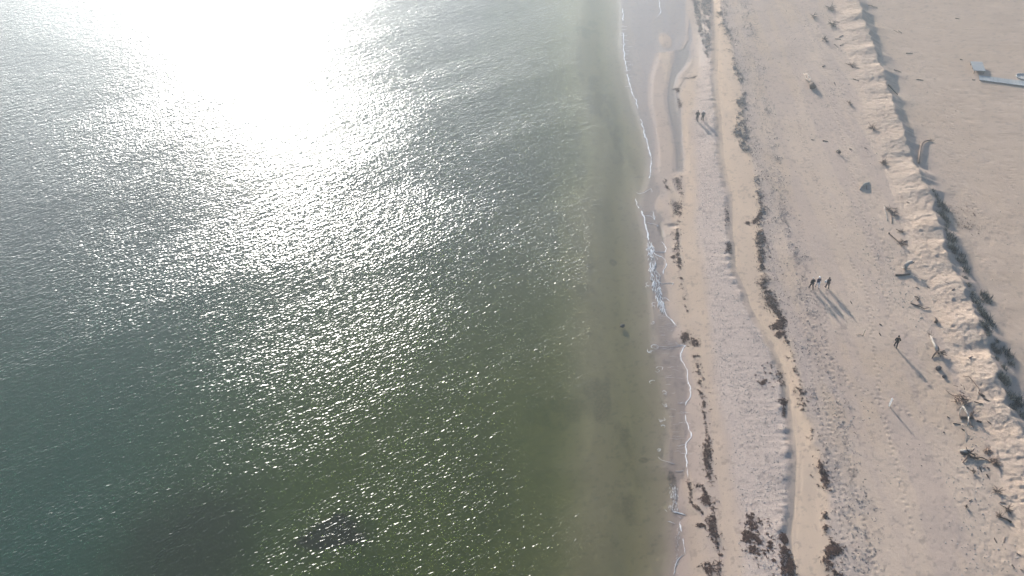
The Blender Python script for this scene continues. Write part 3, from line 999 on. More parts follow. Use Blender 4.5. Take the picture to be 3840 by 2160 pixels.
far = [ribbon(wl([(2334, 30), (2337, 60), (2338, 150), (2341, 217), (2355, 290), (2370, 340)]), .22, 1, .38),
       ribbon(wl([(2370, 340), (2385, 380), (2400, 430), (2405, 452), (2418, 500), (2432, 545), (2441, 584)]), .22, 2, .2),
       ribbon(wl([(2441, 584), (2441, 620), (2439, 649), (2436, 668)]), .14, 3, .2), ribbon(wl([(2470, 0), (2478, 40), (2466, 64)]), .16, 4, .2)]
for k in range(26):
    y_ = random.uniform(90, 330)
    x_ = 2318 + .10 * y_ + random.uniform(-8, 14)
    far.append(ribbon(wl([(x_, y_), (x_ + random.uniform(10, 22), y_ + random.uniform(-3, 3))]), .08, 40 + k, 0, .02))
foam('foam', far, 'thin broken line of white foam along the far waterline')
mid_f = [ribbon(wl([(2386, 720), (2395, 728), (2420, 722), (2440, 706), (2444, 722)]), .10, 5, .1), ribbon(wl([(2384, 745), (2390, 775), (2405, 795), (2414, 812)]), .16, 6, .25),
         ribbon(wl([(2405, 790), (2414, 815), (2417, 840), (2426, 870), (2433, 900)]), .26, 7, .1), ribbon(wl([(2417, 808), (2440, 812), (2456, 824), (2448, 805)]), .12, 8, .1),
         ribbon(wl([(2425, 834), (2450, 838), (2470, 846), (2462, 850)]), .12, 9, .1), ribbon(wl([(2443, 790), (2455, 812), (2456, 826)]), .08, 10, .1),
         ribbon(wl([(2480, 905), (2490, 917), (2497, 932), (2494, 944), (2480, 946), (2455, 942)]), .10, 11, .0),
         ribbon(wl([(2450, 945), (2462, 956), (2485, 962), (2497, 975), (2497, 992), (2490, 1010), (2489, 1028)]), .14, 12, .0),
         ribbon(wl([(2478, 1065), (2500, 1062), (2525, 1063), (2518, 1072)]), .09, 13, .1), ribbon(wl([(2485, 1118), (2498, 1117), (2513, 1132)]), .10, 14, .0),
         ribbon(wl([(2484, 1152), (2498, 1175), (2510, 1192), (2526, 1210), (2537, 1221)]), .14, 15, .0)]
rg_ = random.Random(4)
lx = [(905, 2428, 2445), (950, 2428, 2457), (1000, 2431, 2459), (1045, 2442, 2474), (1075, 2446, 2478), (1115, 2462, 2482), (1160, 2478, 2494)]
for k in range(190):
    y_ = rg_.uniform(905, 1160)
    a = np.interp(y_, [q[0] for q in lx], [q[1] for q in lx]); b = np.interp(y_, [q[0] for q in lx], [q[2] for q in lx])
    x_ = rg_.uniform(a, b)
    ln = rg_.uniform(6, 22)
    sl = rg_.uniform(-6, 9)
    mid_f.append(ribbon(wl([(x_, y_), (x_ + sl * .5 + rg_.uniform(-3, 3), y_ + ln * .5), (x_ + sl, y_ + ln)]), rg_.uniform(.05, .15), 100 + k, 0, .05, .12, .12))
foam('foam', mid_f, 'thick bubbly white foam where the small wave breaks')
near_f = [ribbon(wl([(2532, 1285), (2548, 1296), (2562, 1298), (2567, 1302), (2560, 1306), (2558, 1312), (2550, 1326), (2553, 1345), (2560, 1362), (2570, 1385), (2580, 1400), (2583, 1420),
                     (2580, 1435), (2586, 1455), (2588, 1475), (2583, 1500), (2576, 1517)]), .12, 16, .06, .03, .10, .16),
          ribbon(wl([(2568, 1554), (2580, 1580), (2588, 1616), (2586, 1640), (2577, 1654), (2572, 1675), (2571, 1700), (2575, 1735), (2576, 1752)]), .13, 17, .12, .03, .12, .14),
          ribbon(wl([(2575, 1752), (2577, 1790)]), .06, 18, .2),
          ribbon(wl([(2470, 1712), (2480, 1725), (2500, 1732), (2528, 1736)]), .08, 19, .1), ribbon(wl([(2535, 1766), (2560, 1765)]), .06, 20, .2),
          ribbon(wl([(2520, 1920), (2545, 1925), (2570, 1934)]), .14, 21, .1), ribbon(wl([(2550, 1960), (2553, 1985), (2560, 2010), (2566, 2040), (2568, 2080)]), .09, 22, .25),
          ribbon(wl([(2568, 2080), (2545, 2096), (2532, 2130), (2526, 2158)]), .08, 23, .3), ribbon(wl([(2502, 1954), (2520, 1962), (2530, 1966)]), .06, 24, .2),
          ribbon(wl([(2490, 1912), (2500, 1920)]), .08, 25, .0), ribbon(wl([(2455, 1297), (2500, 1300), (2555, 1297)]), .05, 26, .35)]
for k in range(70):
    y_ = rg_.uniform(1815, 1912)
    x_ = rg_.uniform(2514, 2542)
    near_f.append(ribbon(wl([(x_, y_), (x_ + rg_.uniform(-4, 4), y_ + rg_.uniform(5, 12))]), rg_.uniform(.05, .12), 500 + k, 0, .03, .1, .15))
for k, (cx_, cy_, r_) in enumerate(((2458, 1298, 13), (2462, 1305, 9), (2434, 1313, 11), (2444, 1318, 8), (2474, 1380, 12), (2465, 1388, 8), (2446, 1432, 8), (2490, 1472, 10), (2494, 1478, 6),
                                    (2490, 1515, 8), (2500, 1522, 6), (2484, 1568, 12), (2480, 1580, 7), (2488, 1600, 7), (2470, 1690, 7), (2474, 1684, 6), (2450, 1210, 8), (2446, 1216, 6),
                                    (2430, 1065, 9), (2428, 1075, 7), (2455, 1140, 9), (2452, 1150, 6))):
    a0 = rg_.uniform(0, 6)
    near_f.append(ribbon(wl([(cx_ + r_ * math.cos(a0 + j * .75) * rg_.uniform(.7, 1.2), cy_ + r_ * .7 * math.sin(a0 + j * .75) * rg_.uniform(.7, 1.2)) for j in range(7)]), .08, 700 + k, .2, .02, .1, .1))
for k in range(46):
    y_ = rg_.uniform(1930, 2155)
    x_ = 2548 - (y_ - 1930) * .06 + rg_.uniform(-8, 8)
    near_f.append(ribbon(wl([(x_, y_), (x_ + rg_.uniform(-8, 8), y_ + rg_.uniform(4, 9))]), .05, 800 + k, .1, .02, .1, .1))
for k in range(60):
    y_ = rg_.uniform(1180, 1740)
    a = np.interp(y_, [1180, 1330, 1390, 1505, 1690, 1745], [2460, 2474, 2486, 2508, 2517, 2505])
    x_ = a + rg_.uniform(0, 1) ** 2 * 60
    near_f.append(ribbon(wl([(x_, y_), (x_ + rg_.uniform(4, 16), y_ + rg_.uniform(-3, 3)), (x_ + rg_.uniform(16, 34), y_ + rg_.uniform(-4, 4))]), rg_.uniform(.02, .045), 900 + k, .35, .01, .12, .12))
foam('foam', near_f, 'thin white foam edge of the nearest wash on the sand')


# ------------------------------------------------------------------ driftwood and other debris
SEED = [100]


def branch(name, parent, pts, r0, r1, mat, sides=7, wob=.15, flat=1.0):
    SEED[0] += 1
    base = parent.location
    pts = [Vector(p) - base for p in pts]
    n = len(pts)
    rad = [r0 + (r1 - r0) * i / (n - 1) for i in range(n)]
    V, Fc = tube(pts, rad, sides, wob, SEED[0], flat)
    return mesh_obj(name, V, Fc, mat, parent)


def roots(name, parent, at_, n, length, r, mat, dirv=None, spread=1.0):
    SEED[0] += 1
    rg = random.Random(SEED[0])
    at_ = Vector(at_)
    parts = []
    for k in range(n):
        d = Vector((rg.uniform(-1, 1), rg.uniform(-1, 1), rg.uniform(-.1, .8))) * spread
        if dirv is not None:
            d += Vector(dirv)
        d.normalize()
        e = at_ + d * length * rg.uniform(.5, 1.1)
        e.z = max(e.z, hz(e.x, e.y) + .02)
        pts = [p - parent.location for p in curvy(at_, e, 4, .14, SEED[0] * 31 + k)]
        parts.append(tube(pts, [r * (1 - .8 * i / 4) for i in range(5)], 5, .2, k))
    V, Fc = join(parts)
    return mesh_obj(name, V, Fc, mat, parent)


def stick(name, label, cat, p0, p1, r0, r1, mat, amp=.04, group=None, n=5, h0=None, h1=None):
    a = gp(*p0); b = gp(*p1)
    a.z += (r0 * .6 if h0 is None else h0); b.z += (r1 * .6 if h1 is None else h1)
    SEED[0] += 1
    t = Vector((a.x, a.y, hz(a.x, a.y)))
    pts = [p - t for p in curvy(a, b, n, amp, SEED[0])]
    V, Fc = tube(pts, [r0 + (r1 - r0) * i / n for i in range(n + 1)], 6, .15, SEED[0])
    o = mesh_obj(name, V, Fc, mat)
    o.location = t
    tag(o, label, cat, group)
    return o


# uprooted stump on the open sand
t = thing('tree_stump', 'pale split tree stump with dark root end on the open sand', 'driftwood', gp(3037, 318))
a, b = gp(3021, 283, .10), gp(3041, 322, .42)
branch('trunk', t, curvy(a, b, 6, .03, 1), .16, .34, M_wood_b)
for k, (da, db) in enumerate(((-.35, -.3), (.30, .25), (.05, .5))):
    branch('splinter', t, curvy(a + Vector((da, .5, .05)), b + Vector((db * .6, 0, .1)), 4, .05, 3 + k), .04, .12, M_wood)
branch('root_ball', t, [b, gp(3044, 328, .42), gp(3047, 334, .34)], .40, .46, M_wood_d, 9, .2)
roots('roots', t, gp(3047, 334, .34), 12, .75, .10, M_wood_d, (.2, -.5, .1))

# white rounded stump with branch
t = thing('tree_stump', 'rounded white stump with dark branch casting a broad shadow', 'driftwood', gp(3396, 1008))
branch('trunk', t, [gp(3391, 1010, .15), gp(3393, 1008, .55), gp(3400, 1006, .95), gp(3412, 1004, 1.05)], .34, .20, M_wood, 9)
branch('branch', t, [gp(3405, 1006, .85), gp(3415, 1003, .80), gp(3424, 1000, .85)], .16, .05, M_wood_d)
roots('roots', t, gp(3394, 1010, .12), 7, .8, .10, M_wood)
stick('driftwood_log', 'long dark log lying below the white stump', 'log', (3358, 1034), (3412, 1029), .17, .10, M_wood_d, .03)
stick('driftwood_log', 'thin pale twig trailing right of the white stump', 'twig', (3428, 1037), (3470, 1055), .035, .02, M_wood, .05)

# leaning board
t = thing('plank', 'wide weathered plank propped on edge in the sand', 'plank', gp(3243, 706))
a, b = gp(3226, 714), gp(3261, 686)
mid_ = (a + b) / 2
e1 = (b - a); L_ = e1.length; e1.normalize()
nrm = Vector((-e1.y, e1.x, 0))
V, Fc = [], []
for i in range(7):
    u = i / 6
    hgt = .16 + .34 * math.sin(math.pi * min(1, u * 1.15)) ** .8
    p = a.lerp(b, u) + nrm * .12 * math.sin(math.pi * u)
    for off, z_ in ((-.05, -.05), (.05, -.05), (.10 + .05, hgt), (.10 - .03, hgt)):
        V.append(p + nrm * off + Vector((0, 0, z_)) - t.location)
for i in range(6):
    for k in range(4):
        k2 = (k + 1) % 4
        Fc.append((i * 4 + k, i * 4 + k2, i * 4 + 4 + k2, i * 4 + 4 + k))
Fc += [(3, 2, 1, 0), (24, 25, 26, 27)]
mesh_obj('board', V, Fc, M_wood, t, False)
branch('prop', t, [gp(3247, 704, .45), gp(3249, 711, .05)], .06, .04, M_wood_d)

t = thing('tree_stump', 'short pale stub of wood leaning in the flat sand', 'driftwood', gp(3143, 574))
branch('trunk', t, [gp(3136, 568, .05), gp(3140, 571, .35), gp(3143, 574, .5)], .14, .18, M_wood)
branch('root_end', t, [gp(3143, 574, .5), gp(3147, 580, .35)], .18, .22, M_wood_d)
stick('driftwood_stick', 'left one of two straight pale poles lying side by side', 'stick', (3315, 776), (3329, 829), .06, .05, M_wood, .01)
stick('driftwood_stick', 'right one of two straight pole-like sticks, grey-brown', 'stick', (3341, 790), (3345, 838), .06, .06, M_wood_b, .01)
t = thing('brushwood', 'dark tangle of brush at the tops of two straight poles', 'brushwood', gp(3330, 785))
roots('twigs', t, gp(3328, 787, .1), 12, .9, .05, M_wood_d, (.5, .1, 0))
branch('stem', t, [gp(3324, 788, .1), gp(3340, 784, .2), gp(3362, 783, .1)], .07, .04, M_wood_d)
t = thing('branch', 'long crooked branch with knotted lower end below the ridge', 'branch', gp(3352, 890))
branch('stem', t, [gp(3333, 876, .1), gp(3344, 886, .12), gp(3356, 898, .16), gp(3368, 910, .18), gp(3376, 918, .2)], .07, .10, M_wood_b)
branch('knot', t, [gp(3332, 876, .08), gp(3337, 878, .12)], .16, .10, M_wood_d)
roots('root_end', t, gp(3376, 918, .18), 9, .85, .09, M_wood_b, (.3, -.5, 0))
stick('driftwood_stick', 'short dark stick beside the knotted branch', 'stick', (3391, 908), (3401, 902), .09, .06, M_wood_d)
t = thing('brushwood', 'dark twig cluster just above the crooked branch', 'brushwood', gp(3372, 868))
branch('stem', t, [gp(3360, 861, .1), gp(3372, 868, .12), gp(3386, 874, .1)], .06, .05, M_wood_d)
roots('twigs', t, gp(3378, 870, .1), 8, .7, .05, M_wood_d)
# curved log hanging over the ridge
t = thing('driftwood_log', 'curved grey log bent over the shaded back of the ridge', 'log', gp(3450, 575))
branch('trunk', t, [gp(3488, 528, .10), gp(3472, 531, .18), gp(3458, 540, .25), gp(3450, 560, .28), gp(3446, 590, .25), gp(3444, 614, .15)], .10, .16, M_wood_b)
roots('roots', t, gp(3488, 528, .1), 6, .7, .05, M_wood_b, (.6, .2, 0))
t = thing('branch', 'dark bare branch sticking out over the ridge crest', 'branch', gp(3346, 338))
branch('stem', t, [gp(3328, 322, .2), gp(3336, 330, .3), gp(3350, 345, .25), gp(3366, 357, .1)], .14, .07, M_wood_d)
stick('driftwood_stick', 'thin dark stick pointing right from the shaded ridge back', 'stick', (3352, 262), (3380, 271), .07, .04, M_wood_d)
stick('driftwood_stick', 'slender stick curving at the far end of the ridge', 'stick', (3256, 20), (3290, 30), .08, .04, M_wood_d, .1)

t = thing('branch', 'twisted forked branch with curled tip on the ridge slope', 'branch', gp(3440, 1146))
branch('stem', t, [gp(3415, 1137, .05), gp(3430, 1145, .1), gp(3450, 1152, .12), gp(3466, 1160, .1), gp(3484, 1156, .15)], .10, .04, M_wood_d)
branch('side_branch', t, [gp(3415, 1137, .06), gp(3424, 1127, .3), gp(3426, 1112, .35)], .05, .02, M_wood)
branch('side_branch', t, [gp(3430, 1145, .1), gp(3445, 1148, .28), gp(3460, 1153, .25)], .05, .03, M_wood_b)
t = thing('branch', 'small hooked dark root above the twisted branch', 'branch', gp(3440, 1120))
branch('stem', t, [gp(3428, 1112, .1), gp(3440, 1118, .16), gp(3447, 1124, .14), gp(3440, 1128, .1)], .07, .10, M_wood_d)
t = thing('driftwood_log', 'stubby dark pointed log standing at the ridge foot', 'log', gp(3508, 1208))
branch('trunk', t, [gp(3506, 1190, .04), gp(3507, 1198, .25), gp(3509, 1208, .32), gp(3508, 1211, .05)], .05, .20, M_wood_d)
# bleached trunk with root plate
t = thing('driftwood_log', 'bleached trunk with dark root plate at its lower end', 'log', gp(3507, 1310))
branch('trunk', t, [gp(3487, 1260, .12), gp(3494, 1277, .18), gp(3503, 1298, .24), gp(3513, 1322, .3)], .08, .20, M_wood)
roots('roots', t, gp(3515, 1326, .3), 14, 1.0, .12, M_wood_d, (.5, -.6, 0))
roots('twigs', t, gp(3488, 1260, .1), 7, .8, .04, M_wood_b, (-.1, .5, 0))
branch('side_root', t, [gp(3513, 1322, .3), gp(3502, 1332, .15), gp(3495, 1344, .05)], .12, .05, M_wood_d)

# two dark boxes of stone
for px_, py_, sx_, sy_, sz_, lb in ((3518, 1384, .34, .26, .28, 'dark squarish block of stone on pale sand below the root plate'), (3540, 1413, .24, .15, .18, 'small dark flat stone right below the dark square block')):
    bm = bmesh.new()
    bmesh.ops.create_icosphere(bm, subdivisions=2, radius=1)
    for v_ in bm.verts:
        c_ = v_.co
        mx_ = max(abs(c_.x), abs(c_.y), abs(c_.z))
        q = c_.lerp(c_ / mx_, .65)
        v_.co = Vector((q.x * sx_, q.y * sy_, q.z * sz_)) * (1 + .10 * random.uniform(-1, 1))
    m_ = bpy.data.meshes.new('boulder'); bm.to_mesh(m_); bm.free()
    m_.materials.append(M_stone)
    o = bpy.data.objects.new('boulder', m_); col.objects.link(o)
    o.location = gp(px_, py_, sz_ * .5); o.rotation_euler = (0, 0, .4)
    tag(o, lb, 'stone')

# brushwood heap
t = thing('brushwood', 'big brown heap of tangled brushwood at the foot of the ridge', 'brushwood', gp(3602, 1510))
for k in range(46):
    a_ = gp(3602 + random.gauss(0, 12), 1503 + random.gauss(0, 16), random.uniform(.05, .35))
    d_ = random.uniform(0, 6.28); l_ = random.uniform(.3, .9)
    b_ = a_ + Vector((math.cos(d_) * l_, math.sin(d_) * l_, random.uniform(-.05, .25)))
    branch('stem', t, curvy(a_, b_, 3, .08, k), random.uniform(.03, .07), .02, random.choice((M_wood_b, M_wood_b, M_wood_d)), 5)
branch('long_stem', t, curvy(gp(3545, 1464, .05), gp(3590, 1503, .25), 5, .03, 3), .025, .05, M_wood_b)
branch('long_stem', t, curvy(gp(3610, 1515, .1), gp(3640, 1500, .1), 4, .06, 5), .06, .03, M_wood_d)
t = thing('branch', 'pale forked branch reaching down from the brushwood heap', 'branch', gp(3625, 1560))
branch('stem', t, [gp(3606, 1530, .3), gp(3614, 1543, .42), gp(3623, 1560, .45), gp(3628, 1572, .38)], .09, .08, M_wood)
branch('fork', t, [gp(3628, 1572, .38), gp(3630, 1585, .25), gp(3627, 1597, .08)], .08, .05, M_wood)
branch('fork', t, [gp(3629, 1580, .3), gp(3640, 1596, .15), gp(3652, 1604, .05)], .07, .05, M_wood_b)
branch('fork', t, [gp(3606, 1530, .3), gp(3598, 1545, .25), gp(3598, 1562, .06)], .06, .04, M_wood)
stick('driftwood_log', 'thick dark log lying crosswise under the pale forked branch', 'log', (3600, 1568), (3650, 1569), .20, .16, M_wood_d, .02)
t = thing('brushwood', 'fan of thin upright twigs right of the forked branch', 'brushwood', gp(3644, 1562))
roots('twigs', t, gp(3640, 1565, .1), 16, 1.2, .035, M_wood_b, (.5, .35, .8), .6)
stick('driftwood_stick', 'short dark stub right of the crosswise log', 'stick', (3662, 1580), (3680, 1584), .13, .09, M_wood_d)
stick('driftwood_stick', 'dark stick left below the crosswise log', 'stick', (3574, 1588), (3602, 1592), .07, .04, M_wood_d)
t = thing('branch', 'dark stump with a long thin stem bending up the ridge slope', 'branch', gp(3679, 1482))
branch('stump', t, [gp(3672, 1472, .08), gp(3680, 1484, .16), gp(3692, 1489, .1)], .16, .10, M_wood_d)
branch('stem', t, [gp(3672, 1474, .12), gp(3668, 1458, .15), gp(3650, 1434, .12), gp(3634, 1415, .1), gp(3610, 1411, .06)], .06, .03, M_wood_b)
branch('stem', t, [gp(3668, 1458, .12), gp(3665, 1478, .1), gp(3666, 1500, .05)], .04, .02, M_wood)
stick('driftwood_stick', 'thin stick below the dark stump on the slope', 'stick', (3652, 1506), (3685, 1516), .05, .05, M_wood_d, .1)
t = thing('branch', 'hooked pale stick with dark top end lying on smooth sand', 'branch', gp(3619, 1640))
branch('stem', t, [gp(3608, 1609, .04), gp(3618, 1618, .08), gp(3622, 1630, .08), gp(3619, 1655, .05)], .05, .03, M_wood)
branch('tip', t, [gp(3606, 1608, .05), gp(3616, 1616, .08)], .07, .06, M_wood_d)
t = thing('driftwood_log', 'split log with pale edge and dark root tangle near the frame corner', 'log', gp(3615, 1705))
branch('trunk', t, [gp(3598, 1693, .12), gp(3612, 1697, .28), gp(3632, 1698, .3)], .10, .22, M_wood)
branch('shadow_side', t, [gp(3600, 1697, .08), gp(3615, 1703, .14), gp(3634, 1706, .16)], .10, .20, M_wood_d)  # shaded side of the log put in as a dark wood piece
roots('roots', t, gp(3633, 1703, .25), 12, .8, .09, M_wood_d)
branch('side_branch', t, [gp(3627, 1706, .2), gp(3622, 1722, .12), gp(3610, 1736, .05)], .10, .05, M_wood_b)
t = thing('branch', 'long dark bough running right from the split log', 'branch', gp(3668, 1722))
branch('stem', t, [gp(3636, 1714, .15), gp(3655, 1722, .12), gp(3680, 1718, .12), gp(3706, 1728, .06)], .11, .04, M_wood_d)
roots('twigs', t, gp(3658, 1722, .1), 9, .7, .05, M_wood_d)
t = thing('branch', 'reddish cross-shaped piece of root on the ridge foot', 'branch', gp(3703, 1694))
branch('stem', t, [gp(3703, 1684, .1), gp(3702, 1704, .08)], .07, .06, M_rust)
branch('arm', t, [gp(3694, 1693, .08), gp(3714, 1690, .12)], .06, .04, M_rust)
t = thing('branch', 'dark gnarled bough with twigs low on the ridge slope', 'branch', gp(3765, 1945))
branch('stem', t, [gp(3736, 1935, .08), gp(3752, 1942, .12), gp(3775, 1950, .12), gp(3792, 1960, .08)], .06, .11, M_wood_d)
branch('side_branch', t, [gp(3738, 1918, .05), gp(3740, 1935, .1), gp(3752, 1942, .12)], .03, .05, M_wood_d)
roots('twigs', t, gp(3750, 1940, .1), 9, .8, .04, M_wood_d, (-.3, 0, 0))
stick('driftwood_stick', 'short upright-lying dark stick near the gnarled bough', 'stick', (3728, 2018), (3738, 2036), .06, .03, M_wood_d, .05)
stick('driftwood_stick', 'small bent stick paired with a dark stick near the corner', 'stick', (3768, 2014), (3764, 2036), .04, .03, M_wood_b, .1)
stick('driftwood_stick', 'slim dark stick standing off the split log downhill', 'stick', (3673, 1749), (3680, 1770), .06, .04, M_wood_d, .05)
stick('driftwood_stick', 'dark wedge-shaped chip below the slim stick', 'stick', (3699, 1780), (3708, 1792), .09, .05, M_wood_d)
t = thing('brushwood', 'little dark knot of weed and wood alone on the sand', 'brushwood', gp(3650, 1772))
roots('twigs', t, gp(3650, 1772, .08), 10, .42, .06, M_wood_d)
t = thing('brushwood', 'dark prickly clump on the trampled sand near the lower edge', 'brushwood', gp(3622, 1902))
roots('twigs', t, gp(3622, 1902, .08), 10, .40, .06, M_wood_d)
stick('driftwood_stick', 'thin stick on bare sand above the dark prickly clump', 'stick', (3634, 1880), (3645, 1873), .05, .03, M_wood_d)

# brushy heaps at the far end of the ridge foot
for px_, py_, n_, l_, lb in ((3112, 32, 16, 1.5, 'dark brush pile highest up the beach'), (3120, 92, 18, 1.3, 'scattered brush pile below the highest one'),
                             (3093, 149, 12, 1.0, 'loose dark brush alone left of the ridge foot'), (3048, 62, 10, 1.2, 'small sparse brush pile far up the beach'),
                             (3190, 246, 12, 1.2, 'low brush beside the ridge foot level with the stump'), (3182, 388, 10, .8, 'little brush clump below the stump'),
                             (3350, 800, 12, 1.1, 'brush against the ridge foot right of two poles'), (3308, 610, 14, 1.2, 'dark brush mat on the ridge foot above the poles'),
                             (3268, 480, 12, 1.2, 'faded brush mat where the ridge slope starts'), (3735, 1740, 9, .8, 'reddish brown brush tuft on the slope near the corner'),
                             (3740, 1845, 9, .8, 'low brush tuft on the slope below the reddish one'), (3778, 1912, 9, .9, 'brush tuft right above the gnarled bough')):
    t = thing('brushwood', lb, 'brushwood', gp(px_, py_))
    roots('twigs', t, gp(px_, py_, .08), n_, l_, .06, M_wood_d if py_ > 1000 or py_ < 200 else M_wood_b, None)
    roots('twigs', t, gp(px_ + 6, py_ + 8, .08), n_ // 2, l_ * .7, .05, M_wood_d)
CHIPS = []
for i, (px_, py_, ang, l_) in enumerate(((3135, 82, 10, 26), (3142, 147, 5, 22), (3155, 136, -30, 18), (3156, 170, -20, 14), (3135, 172, 40, 20), (3090, 248, -30, 12), (3130, 314, 60, 8), (3215, 255, 10, 16),
                                          (3210, 300, 20, 24), (3246, 556, 10, 10), (3190, 560, 5, 10), (3048, 525, 10, 12), (3095, 530, 5, 20), (3192, 1134, 60, 10), (3302, 1218, 30, 10), (3300, 1254, 60, 10),
                                          (3556, 1565, 20, 10), (3540, 1622, 30, 7), (3710, 1585, 40, 18), (3700, 1500, 20, 22), (3640, 1340, -30, 16), (3705, 1260, 20, 14), (3575, 1085, -40, 14), (3550, 1060, 20, 16),
                                          (3482, 1078, 30, 10), (3440, 1080, 20, 14), (3405, 760, 20, 12), (3760, 1885, 10, 22), (3820, 2080, 30, 16), (3800, 2125, 50, 18), (3835, 2140, 30, 20), (3705, 1755, 20, 10),
                                          (3690, 1755, -10, 8), (3630, 1755, 10, 10), (3590, 70, 10, 16), (3360, 118, 30, 20), (3375, 120, 40, 16), (3410, 200, 0, 26), (3450, 300, 5, 26), (3605, 224, 10, 10), (3652, 300, 0, 12))):
    ca_, sa_ = math.cos(R(ang)) * l_ / 2, math.sin(R(ang)) * l_ / 2
    o = stick('driftwood_stick', 'short dark stick or chip of wood among the litter on dry sand', 'stick', (px_ - ca_, py_ - sa_), (px_ + ca_, py_ + sa_), random.uniform(.05, .10), .04,
          random.choice((M_wood_d, M_wood_d, M_wood_b)), .06, 'small driftwood chips on the sand', 3)
    CHIPS.append((o, px_, py_))

ORD = ('first', 'second', 'third', 'fourth', 'fifth', 'sixth', 'seventh', 'eighth', 'ninth', 'tenth', 'eleventh', 'twelfth', 'thirteenth', 'fourteenth', 'fifteenth', 'sixteenth')
MARKS = ((3120, 60, 'the far brush piles'), (3037, 318, 'the pale tree stump'), (3190, 248, 'the low brush'), (3143, 574, 'the short pale stub'), (3243, 706, 'the propped plank'),
         (3330, 800, 'the two straight poles'), (3365, 890, 'the crooked branch'), (3396, 1008, 'the white stump'), (3440, 1146, 'the twisted branch'), (3236, 1260, 'the thin stake'), (3507, 1310, 'the bleached trunk'),
         (3518, 1384, 'the dark square block'), (3602, 1510, 'the brushwood heap'), (3679, 1482, 'the dark bent stem'), (3625, 1580, 'the forked branch'), (3615, 1700, 'the split log'), (3703, 1694, 'the reddish root'),
         (3765, 1945, 'the gnarled bough'), (3450, 570, 'the curved grey log'), (3660, 270, 'the plank deck'), (3346, 338, 'the bare crest branch'), (3357, 1302, 'the lone walker'), (3820, 2140, 'the lower right corner'))


def name_by_mark(items, words_, marks, rows_only=False):
    sets = {}
    for o, px_, py_ in items:
        m_ = min(marks, key=lambda q: abs(q[1] - py_) if rows_only else math.hypot(q[0] - px_, q[1] - py_))
        sets.setdefault(m_[2], []).append((py_, o))
    for nm, li in sets.items():
        li.sort(key=lambda q: q[0])
        for i, (_, o) in enumerate(li):
            o['label'] = words_(nm) if len(li) == 1 else ORD[i] + ' from the top, ' + words_(nm)


name_by_mark(CHIPS, lambda nm: 'small dark wood chip near ' + nm, MARKS)

# ------------------------------------------------------------------ poles standing on the beach
t = thing('marker_post', 'white round post standing alone on the sand', 'post', gp(3334, 1523))
V, Fc = tube([(0, 0, -.1), (.01, 0, .6), (.03, .01, 1.22), (.03, .01, 1.27)], [.10, .098, .095, .08], 12, .0)
mesh_obj('shaft', V, Fc, M_post, t)
V, Fc = tube([(.03, .01, 1.262), (.03, .01, 1.30)], [.075, .06], 12, 0)
mesh_obj('cap', V, Fc, M_white, t)
t = thing('stake', 'thin bare wooden stake with a stub of twig at its foot', 'stake', gp(3236, 1260))
V, Fc = tube([(0, 0, -.1), (.02, 0, .5), (.05, .02, 1.05)], [.045, .04, .03], 7, .1)
mesh_obj('shaft', V, Fc, M_wood, t)
branch('twig', t, [gp(3236, 1260, .04), gp(3225, 1255, .06), gp(3210, 1257, .04)], .03, .015, M_wood_b)

# ------------------------------------------------------------------ deck and boardwalk behind the ridge
c00, c10, c11, c01 = (gp(3649, 277), gp(3692, 278), gp(3676, 243), gp(3636, 242))
dk_o = (c00 + c10 + c11 + c01) / 4
t = thing('wooden_deck', 'raised grey plank deck at the end of the boardwalk', 'deck', (dk_o.x, dk_o.y, hz(dk_o.x, dk_o.y)))
ux = (c10 - c00); wdt = ux.length; ux.normalize(); ux.z = 0
uy = (c01 - c00); dpt = uy.length; uy.z = 0; uy.normalize()
DH = .62


def boxp(o, ax, ay, x0, x1, y0, y1, z0, z1):
    V = [o + ax * x + ay * y + Vector((0, 0, z)) for z in (z0, z1) for x, y in ((x0, y0), (x1, y0), (x1, y1), (x0, y1))]
    return V, [(3, 2, 1, 0), (4, 5, 6, 7), (0, 1, 5, 4), (1, 2, 6, 5), (2, 3, 7, 6), (3, 0, 4, 7)]


o0 = Vector((0, 0, 0)) - ux * wdt / 2 - uy * dpt / 2
npl = 10
for k in range(npl):
    y0 = dpt * k / npl
    V, Fc = boxp(o0, ux, uy, -.05 + random.uniform(-.02, .02), wdt + .05, y0 + .012, y0 + dpt / npl - .012, DH - .05, DH + random.uniform(0, .012))
    mesh_obj('plank', V, Fc, random.choice((M_deck, M_deck, M_deck2)), t, False)
for x0 in (.1, wdt - .22):
    V, Fc = boxp(o0, ux, uy, x0, x0 + .12, .05, dpt - .05, DH - .22, DH - .052)
    mesh_obj('beam', V, Fc, M_wood_b, t, False)
    for y0 in (.1, dpt * .5, dpt - .25):
        V, Fc = boxp(o0, ux, uy, x0 + .003, x0 + .117, y0, y0 + .12, -.4, DH - .222)
        mesh_obj('leg', V, Fc, M_wood_b, t, False)
wa, wb = gp(3672, 303), gp(3850, 327)
wd = wb - wa; wd.z = 0; wd.normalize()
wdn = Vector((-wd.y, wd.x, 0))
t = thing('boardwalk', 'long grey boardwalk leading out of frame from the deck', 'boardwalk', (wa.x, wa.y, hz(wa.x, wa.y)))
wlen = 26.0
wwid = 1.75
nb = 44
for k in range(nb):
    x0 = wlen * k / nb
    pz = random.uniform(0, .012)
    V, Fc = boxp(Vector((0, 0, .06)), wd, wdn, x0 + .012, x0 + wlen / nb - .012, random.uniform(-.02, .02), wwid + random.uniform(-.02, .02), .06, .105 + pz)
    mesh_obj('plank', V, Fc, random.choice((M_deck, M_deck, M_deck2)), t, False)
for y0 in (.15, wwid - .25):
    V, Fc = boxp(Vector((0, 0, .06)), wd, wdn, .05, wlen - .05, y0, y0 + .10, -.30, .057)
    mesh_obj('stringer', V, Fc, M_wood_b, t, False)
